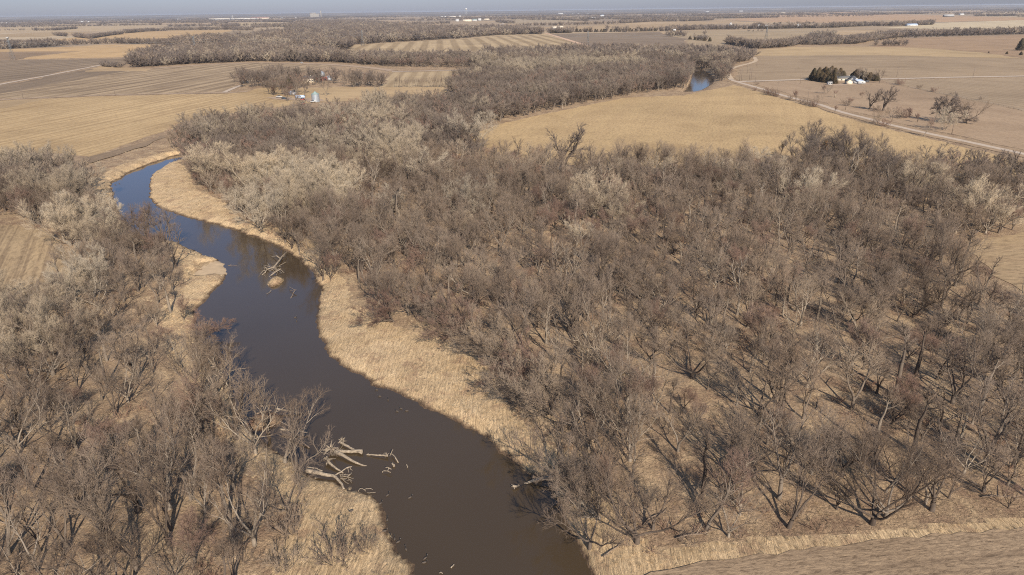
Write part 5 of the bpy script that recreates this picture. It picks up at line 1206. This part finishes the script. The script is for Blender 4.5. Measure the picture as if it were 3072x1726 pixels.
vehicle('parked_car', 'white car at the edge of the middle wood by the levee', 'car', 905, 191, 5, 2, 1.8, 0, 'white', 1)
vehicle('tractor_cart', 'red implement standing below the trailer', 'farm machine', 908, 302, 4.0, 2.2, 2.0, 70, 'red', 1)
vehicle('tractor', 'red tractor at the wood edge left of the big silo', 'tractor', 909, 316, 4.2, 2.3, 2.6, 80, 'red', 1)
def silo(label, px, py, r_, h, roofh, wall='metal', roof='metal'):
    x, y = G(px, py); ro = root('grain_silo', label, 'silo', (x, y, 0))
    prof = []
    for i in range(int(h / .4) + 1): prof += [(r_ + .03 * (i % 2), i * .4)]
    MB().lathe(prof, 36).build('wall', MAT[wall], ro); rf = MB().lathe([(r_ + .15, prof[-1][1] - .05), (r_ + .1, prof[-1][1]), (.5, prof[-1][1] + roofh), (.5, prof[-1][1] + roofh + .3), (.01, prof[-1][1] + roofh + .35)], 36).build('roof', MAT[roof], ro)
    MB().box((0, -r_ - .05, 1.1), (1.0, .15, 2.0)).build('door', MAT['white'], ro)
    ld = MB(); ld.box((1.4, -r_ * .93, h / 2), (.06, .06, h)); ld.box((1.9, -r_ * .88, h / 2), (.06, .06, h))
    for i in range(int(h / .5)): ld.box((1.65, -r_ * .905, i * .5 + .3), (.5, .05, .05), .3)
    ld.build('ladder', MAT['white'], ro)
    return ro
silo('big grey steel silo with teal cone roof in the left farmyard', 948, 306, 3.3, 6.4, 1.9, 'metal', 'teal')
silo('silver silo with pale cone roof behind the red barn', 967, 233, 3.2, 5.2, 1.8); silo('small shining silo right of the red barn', 989, 241, 2.6, 4.2, 1.3)
gable_house('barn', 'small red barn in front of the silver silo', 968, 241, 12, 7, 2.2, 1.4, 2, 'redroof', 'redroof', 2, True, 'barn')
gable_house('farmhouse', 'cream farmhouse half hidden by bare trees of the left farm', 928, 248, 11, 8, 4.6, 2.4, 10, 'cream', 'shingle', 3, True, 'house', True)
gable_house('shed', 'grey shed at the front of the left farm trees', 879, 284, 6, 5, 2.6, 1.6, 70, 'bluegrey', 'shingle', 1)
gable_house('shed', 'tiny pale shed behind the striped field row', 822, 252, 4, 3, 2.4, 1.2, 0, 'cream', 'redroof', 1)
FB = [(2395, 84, 'farmhouse', 'white steep roofed farmhouse among the cedars of the upper right', 14, 10, 6, 7, 20, 'white', 'white'), (2189 + 3, 79, 'farmhouse', 'white house with a steep roof before the far conifers', 16, 12, 7, 8, 80, 'white', 'white'),
 (2734, 79, 'barn', 'long barn with pale blue roof beside the cream field', 38, 18, 5, 4, 0, 'white', 'bluegrey'), (2716, 77, 'shed', 'white shed left of the blue roofed barn', 11, 8, 4, 3, 10, 'white', 'white'), (2845, 51, 'machine_shed', 'white roofed machine shed on the orange hillside', 60, 26, 8, 6, -10, 'shingle', 'white'),
 (2884, 46, 'barn', 'far white barn at the foot of the right horizon hills', 30, 20, 7, 5, 0, 'white', 'white'), (1806, 52, 'barn', 'tall pale block like barn of the dark wooded farm', 36, 26, 17, 5, 0, 'white', 'bluegrey'), (1778, 56, 'barn', 'low white roofed barn left of the tall pale block', 46, 20, 6, 5, 15, 'white', 'white'), (1763, 40, 'house', 'white far house above the wooded farm', 40, 20, 9, 6, 0, 'white', 'white'),
 (1717, 42, 'barn', 'leftmost white barn of the far row', 26, 20, 9, 6, 30, 'white', 'white'), (1735, 41, 'barn', 'rightmost white barn of the far row', 28, 20, 9, 7, 0, 'white', 'white'), (1372, 65, 'barn', 'white pointed barn left of the cream buildings', 22, 22, 6, 12, 0, 'white', 'white'), (1402, 65, 'barn', 'long cream building of the far farm', 62, 24, 10, 4, 0, 'cream', 'cream'), (1424, 64, 'greenhouse', 'pale green roofed building beside the long cream one', 34, 22, 10, 6, 0, 'white', 'teal'), (1439, 63, 'barn', 'white barn at the right end of the cream farm', 24, 20, 12, 6, 0, 'white', 'white'), (1460, 60, 'machine_shed', 'low cream shed right of the cream farm', 46, 18, 6, 3, 0, 'cream', 'cream'),
 (1326, 53, 'house', 'first white house of the far hamlet', 26, 18, 9, 6, 0, 'white', 'white'), (1336, 52, 'house', 'second white house of the far hamlet', 22, 16, 8, 6, 0, 'white', 'white'), (1358, 52, 'machine_shed', 'long pale shed of the far hamlet', 80, 20, 8, 4, 0, 'cream', 'white'), (1380, 51, 'house', 'last white house of the far hamlet', 24, 18, 9, 7, 0, 'white', 'white'),
 (660, 60, 'warehouse', 'long white warehouse left of the water tower', 260, 60, 14, 4, 0, 'white', 'cream'), (732, 59, 'warehouse', 'long white warehouse right of the water tower', 330, 60, 14, 4, 0, 'white', 'cream'), (780, 57, 'warehouse', 'reddish roofed warehouse at the end of the row', 260, 70, 14, 6, 0, 'cream', 'redroof'), (536, 60, 'house', 'white house on the far left plain', 60, 20, 8, 6, 0, 'white', 'white'), (592, 55, 'barn', 'white barn above the far left plain', 40, 22, 9, 6, 0, 'white', 'white'), (846, 56, 'house', 'small white house before the grain elevator', 30, 20, 8, 8, 0, 'white', 'white'), (887, 55, 'house', 'white gabled house right below the grain elevator', 26, 20, 9, 8, 0, 'white', 'white'),
 (247, 67, 'barn', 'white domed barn on the far left', 26, 20, 7, 6, 0, 'white', 'white'), (266, 67, 'barn', 'second white barn on the far left', 20, 18, 7, 6, 0, 'white', 'white'), (277, 68, 'shed', 'pale shed right of the far left barns', 18, 16, 5, 4, 0, 'white', 'white'), (19, 71, 'house', 'white house nearest the left edge', 22, 16, 6, 4, 0, 'white', 'white'), (5, 71, 'shed', 'white shed at the very left edge', 20, 14, 5, 4, 0, 'white', 'white'), (214, 63, 'house', 'pale house behind the far left barns', 26, 18, 7, 5, 0, 'cream', 'white'), (398, 62, 'house', 'white house on the far left road', 24, 18, 8, 5, 0, 'white', 'white'), (482, 65, 'barn', 'pale long roof left of the dark blue one', 30, 20, 6, 4, 60, 'white', 'white'), (496, 66, 'barn', 'dark roofed barn on the far left', 22, 16, 6, 5, 0, 'white', 'bluegrey'),
 (1663, 87, 'house', 'pale roofed house among dark cedars by the orange road', 20, 12, 5, 4, 0, 'white', 'cream'), (1688, 97, 'house', 'grey gabled house at the corner of the dark field', 14, 12, 5, 6, 80, 'white', 'bluegrey'), (1703, 97, 'shed', 'pale low shed right of the grey gabled house', 14, 9, 4, 3, 0, 'white', 'teal'), (1683, 86, 'shed', 'tan shed above the grey gabled house', 20, 12, 5, 4, 0, 'cream', 'cream'), (2023, 93, 'shed', 'white shed on the plain above the far river bend', 9, 6, 4, 2, 0, 'white', 'white'), (2276, 81, 'shed', 'white shed in the wooded upper right farm', 12, 9, 5, 4, 0, 'white', 'white'), (2300, 81, 'shed', 'low white shed with trees in the upper right farm', 14, 8, 4, 3, 0, 'white', 'white'), (2320, 82, 'machine_shed', 'long low cream shed before the cedar belt', 40, 12, 4, 2, 0, 'cream', 'white'), (2348, 44, 'barn', 'pale farm building below the upper right hills', 40, 30, 12, 8, 0, 'white', 'cream'), (2222, 27, 'barn', 'white far barn under the right horizon', 60, 40, 16, 12, 0, 'white', 'white'), (2121, 28, 'barn', 'pale far barn left of the white one under the horizon', 60, 40, 14, 10, 0, 'white', 'white'), (1682, 26, 'warehouse', 'white buildings on the far ridge', 80, 40, 14, 8, 0, 'white', 'white')]
for px, py, nm, lb, L, W, h, rh, rz, wl, rf in FB:
    py = max(py, 33 - .0118 * (px - 1536) + 13)
    gable_house(nm, lb, px, py, L, W, h, rh, rz, wl, rf, 3, True, 'building' if nm == 'warehouse' else nm.split('_')[-1] if nm != 'farmhouse' else 'house')
def water_tower(label, px, py, H, r_):
    x, y = G(px, py); ro = root('water_tower', label, 'water tower', (x, y, 0))
    prof = [(r_ * math.cos(t), H - r_ + r_ * .8 * math.sin(t)) for t in [(-1.5 + 3.0 * i / 12) for i in range(13)]]; MB().lathe(prof, 24).build('tank', MAT['white'], ro); MB().lathe([(1.6, 0), (1.4, H - r_ * 1.6)], 12).build('riser_pipe', MAT['white'], ro)
    for k in range(6):
        a = k * 1.047; MB().tube([(r_ * 1.15 * math.cos(a), r_ * 1.15 * math.sin(a), 0), (r_ * .92 * math.cos(a), r_ * .92 * math.sin(a), H - r_)], .5, 6).build('leg', MAT['white'], ro)
water_tower('white water tower above the long warehouses', 698, 58, 48, 9); water_tower('white water tower on the central horizon ridge', 1399, 47, 118, 18)
x, y = G(946, 54); ro = root('grain_elevator', 'pale concrete grain elevator on the left horizon', 'grain elevator', (x, y, 0)); ro.scale = (.55, .55, 1.3)
mm = MB()
for i in range(12): mm.lathe([(11, 0), (11, 44), (0.1, 44.2)], 14, ((i - 6) * 20, 0, 0))
MAT['concrete'] = simple('weathered_concrete', (.27, .25, .22)); mm.build('silo_row', MAT['concrete'], ro); MB().box((-60, 0, 50), (180, 12, 10)).build('gallery', MAT['concrete'], ro); tw = MB().box((165, 0, 32), (26, 26, 64)); tw.add([(152, -13, 64), (178, -13, 64), (178, 13, 64), (152, 13, 64), (165, 0, 84)], [(0, 1, 4), (1, 2, 4), (2, 3, 4), (3, 0, 4)]); tw.build('head_house', MAT['concrete'], ro)
# ------------------------------------------------------------------ poles and pylons
def pole(px, py, h, label, arm=True):
    x, y = G(px, py); ro = root('utility_pole', label, 'utility pole', (x, y, 0), R(rng.uniform(-40, 40))); MB().tube([(0, 0, -.3), (0, 0, h)], [.17, .11], 8).build('pole', MAT['pole'], ro)
    if arm:
        MB().box((0, .13, h - .6), (2.2, .1, .12)).build('crossarm', MAT['pole'], ro)
        for sx in (-.9, .9): MB().tube([(sx, .13, h - .54), (sx, .13, h - .3)], .06, 6).build('insulator', MAT['dark'], ro)
for px, py, h, lb in ((2330, 291, 12, 'pole in the verge thicket'), (2422, 308, 10.5, 'pole behind the verge bushes'), (2536, 331, 9.5, 'pole left of the pasture bush'), (2265, 249, 9, 'short pole by the lane junction'), (2400, 252, 8, 'pole in the pasture west of the farm'), (2241, 222, 11, 'pole in the grey field near the curve'), (2270, 199, 10, 'pole farthest up the curved lane'), (2675, 365, 9, 'pole near the roadside cluster'), (2855, 403, 8, 'pole right of the big old tree'), (2690, 231, 10, 'pole by the straight lane right of the farm'), (2919, 230, 10, 'pole by the straight lane near the right edge'), (346, 287, 9, 'dark pole on the left farm road'), (70, 296, 11, 'pole on the farm road near the left edge'), (398, 149, 12, 'pole at the gold field wedge')): pole(px, py, h, 'wooden ' + lb)
for px, py, h, lb in ((2221, 243, 12, 'H frame pole pair at the lane junction, left'), (2250, 242, 13, 'H frame pole pair at the lane junction, right')):
    x, y = G(px, py); ro = root('utility_pole', 'wooden ' + lb, 'utility pole', (x, y, 0))
    for sx in (-.9, .9): MB().tube([(sx, 0, -.3), (sx, 0, h)], .17, 8).build('pole', MAT['pole'], ro)
    MB().box((0, .2, h - 2), (4.6, .12, .2)).build('crossarm', MAT['pole'], ro); MB().box((0, .2, h - 5), (2.2, .12, .2)).build('brace', MAT['pole'], ro)
PYL = [(40, 180, 36, 'lattice pylon with a bright top near the left edge'), (588, 163, 32, 'lattice pylon standing over the left middle wood'), (1089, 137, 33, 'lattice pylon at the edge of the banded field'), (1763, 147, 32, 'lattice pylon beside the orange dirt road'), (2297, 124, 30, 'lattice pylon on the wide pasture of the right plain')]
tops = []
for px, py, H, lb in PYL:
    x, y = G(px, py); ro = root('pylon', lb, 'pylon', (x, y, 0), 0); mm = MB(); w0, w1 = 3.2, .7
    def cn(i, z): 
        q = w0 + (w1 - w0) * min(z / (H * .75), 1); return (q * (1, 1, -1, -1)[i], q * (1, -1, -1, 1)[i], z)
    for i in range(4): mm.tube([cn(i, 0), cn(i, H * .75), cn(i, H)], .17, 4)
    lv = [H * t for t in (0, .17, .32, .45, .56, .66, .75, .84, .92, 1)]
    for a, b in zip(lv, lv[1:]):
        for i in range(4): mm.tube([cn(i, a), cn((i + 1) % 4, b)], .09, 3); mm.tube([cn((i + 1) % 4, a), cn(i, b)], .09, 3)
    mm.build('lattice_mast', MAT['lattice'], ro)
    for z_, l_ in ((H * .72, 6.5), (H * .84, 5), (H * .96, 4)):
        am = MB(); am.tube([(0, -l_, z_ + .2), (0, 0, z_ + .9), (0, l_, z_ + .2)], .14, 4); am.tube([(0, -l_, z_), (0, l_, z_)], .14, 4); am.build('crossarm', MAT['lattice'], ro)
    if px < 100: MB().box((0, 0, H + .6), (3.5, 3.5, 1.2)).build('marker', MAT['white'], ro)
    tops.append((x, y, H))
tops = [(tops[0][0] - 400, tops[0][1] + 60, 34)] + tops + [(tops[-1][0] + 420, tops[-1][1] + 20, 30)]
for n_, (a, b) in enumerate(zip(tops, tops[1:])):
    mm = MB(); l_ = 6.3
    for f_, dy in ((.72, -6.3), (.72, 6.3), (.84, -4.8), (.84, 4.8)):
        P = []
        for k in range(13):
            t = k / 12; P.append((a[0] + (b[0] - a[0]) * t, a[1] + (b[1] - a[1]) * t + dy, (a[2] + (b[2] - a[2]) * t) * f_ - 9 * 4 * t * (1 - t) * .8))
        mm.tube(P, .05, 3)
    o = mm.build('power_cable', MAT['lattice']); tag(o, ('span of cables running off the left edge', 'span of cables over the gold left fields', 'span of cables above the left middle wood', 'span of cables over the banded field', 'span of cables above the dark ploughed field', 'span of cables running right over the plain')[n_], 'power line')
# fence posts with wire by the hedge line, round bales and a windpump stump in the pasture
x, y = G(2505, 293); ro = root('dead_trunk', 'short pale dead trunk with dark clump on top in the pasture', 'tree stump', (x, y, 0)); MB().tube([(0, 0, -.2), (.1, 0, 1.5), (0, .1, 3.2)], [.7, .5, .45], 10).build('trunk', MAT['drift'], ro); link('crown', tree_mesh(95, H=3.2, stems=7, spread=.8, split=0, rad=.08, nch=(5, 5), bush=True, mats=BR, fine=.04)[1], (), ro).location = (0, 0, 3.0)
P = [(2640, 247), (2700, 259), (2760, 270), (2830, 284), (2900, 297), (2980, 314), (3072, 334)]
W = [Vector(G(*p)) for p in P]; ro = root('wire_fence', 'post and wire fence along the hedge line of the right pasture', 'fence', (W[0].x, W[0].y, 0)); mm = MB(); np_ = 0
for a, b in zip(W, W[1:]):
    n = int((b - a).length / 6)
    for k in range(n):
        q = a.lerp(b, k / n) - W[0]; pm_ = MB().tube([(q.x, q.y, -.2), (q.x, q.y, 1.4)], .09, 5); np_ += 1
        if np_ < 100: pm_.build('post', MAT['pole'], ro)
    for z_ in (.5, .9, 1.25): mm.tube([(a.x - W[0].x, a.y - W[0].y, z_), (b.x - W[0].x, b.y - W[0].y, z_)], .02, 3)
mm.build('wire', MAT['metal'], ro)
# ------------------------------------------------------------------ haze
HZ = 4.2e-5
B = 62000.; mm = MB().box((0, 28000, 38 - 2.8), (2 * B, 2 * B, 86))
hz = mm.me('haze', None); hm = D.materials.new('pale_air'); hm.use_nodes = True; n = hm.node_tree; n.nodes.clear()
out = n.nodes.new('ShaderNodeOutputMaterial'); pv = n.nodes.new('ShaderNodeVolumePrincipled'); pv.inputs['Color'].default_value = (.90, .93, 1, 1); pv.inputs['Density'].default_value = HZ; pv.inputs['Anisotropy'].default_value = .2
n.links.new(pv.outputs[0], out.inputs['Volume']); hz.materials.append(hm); tag(link('haze', hz), 'thin pale haze over the plain', kind='stuff')
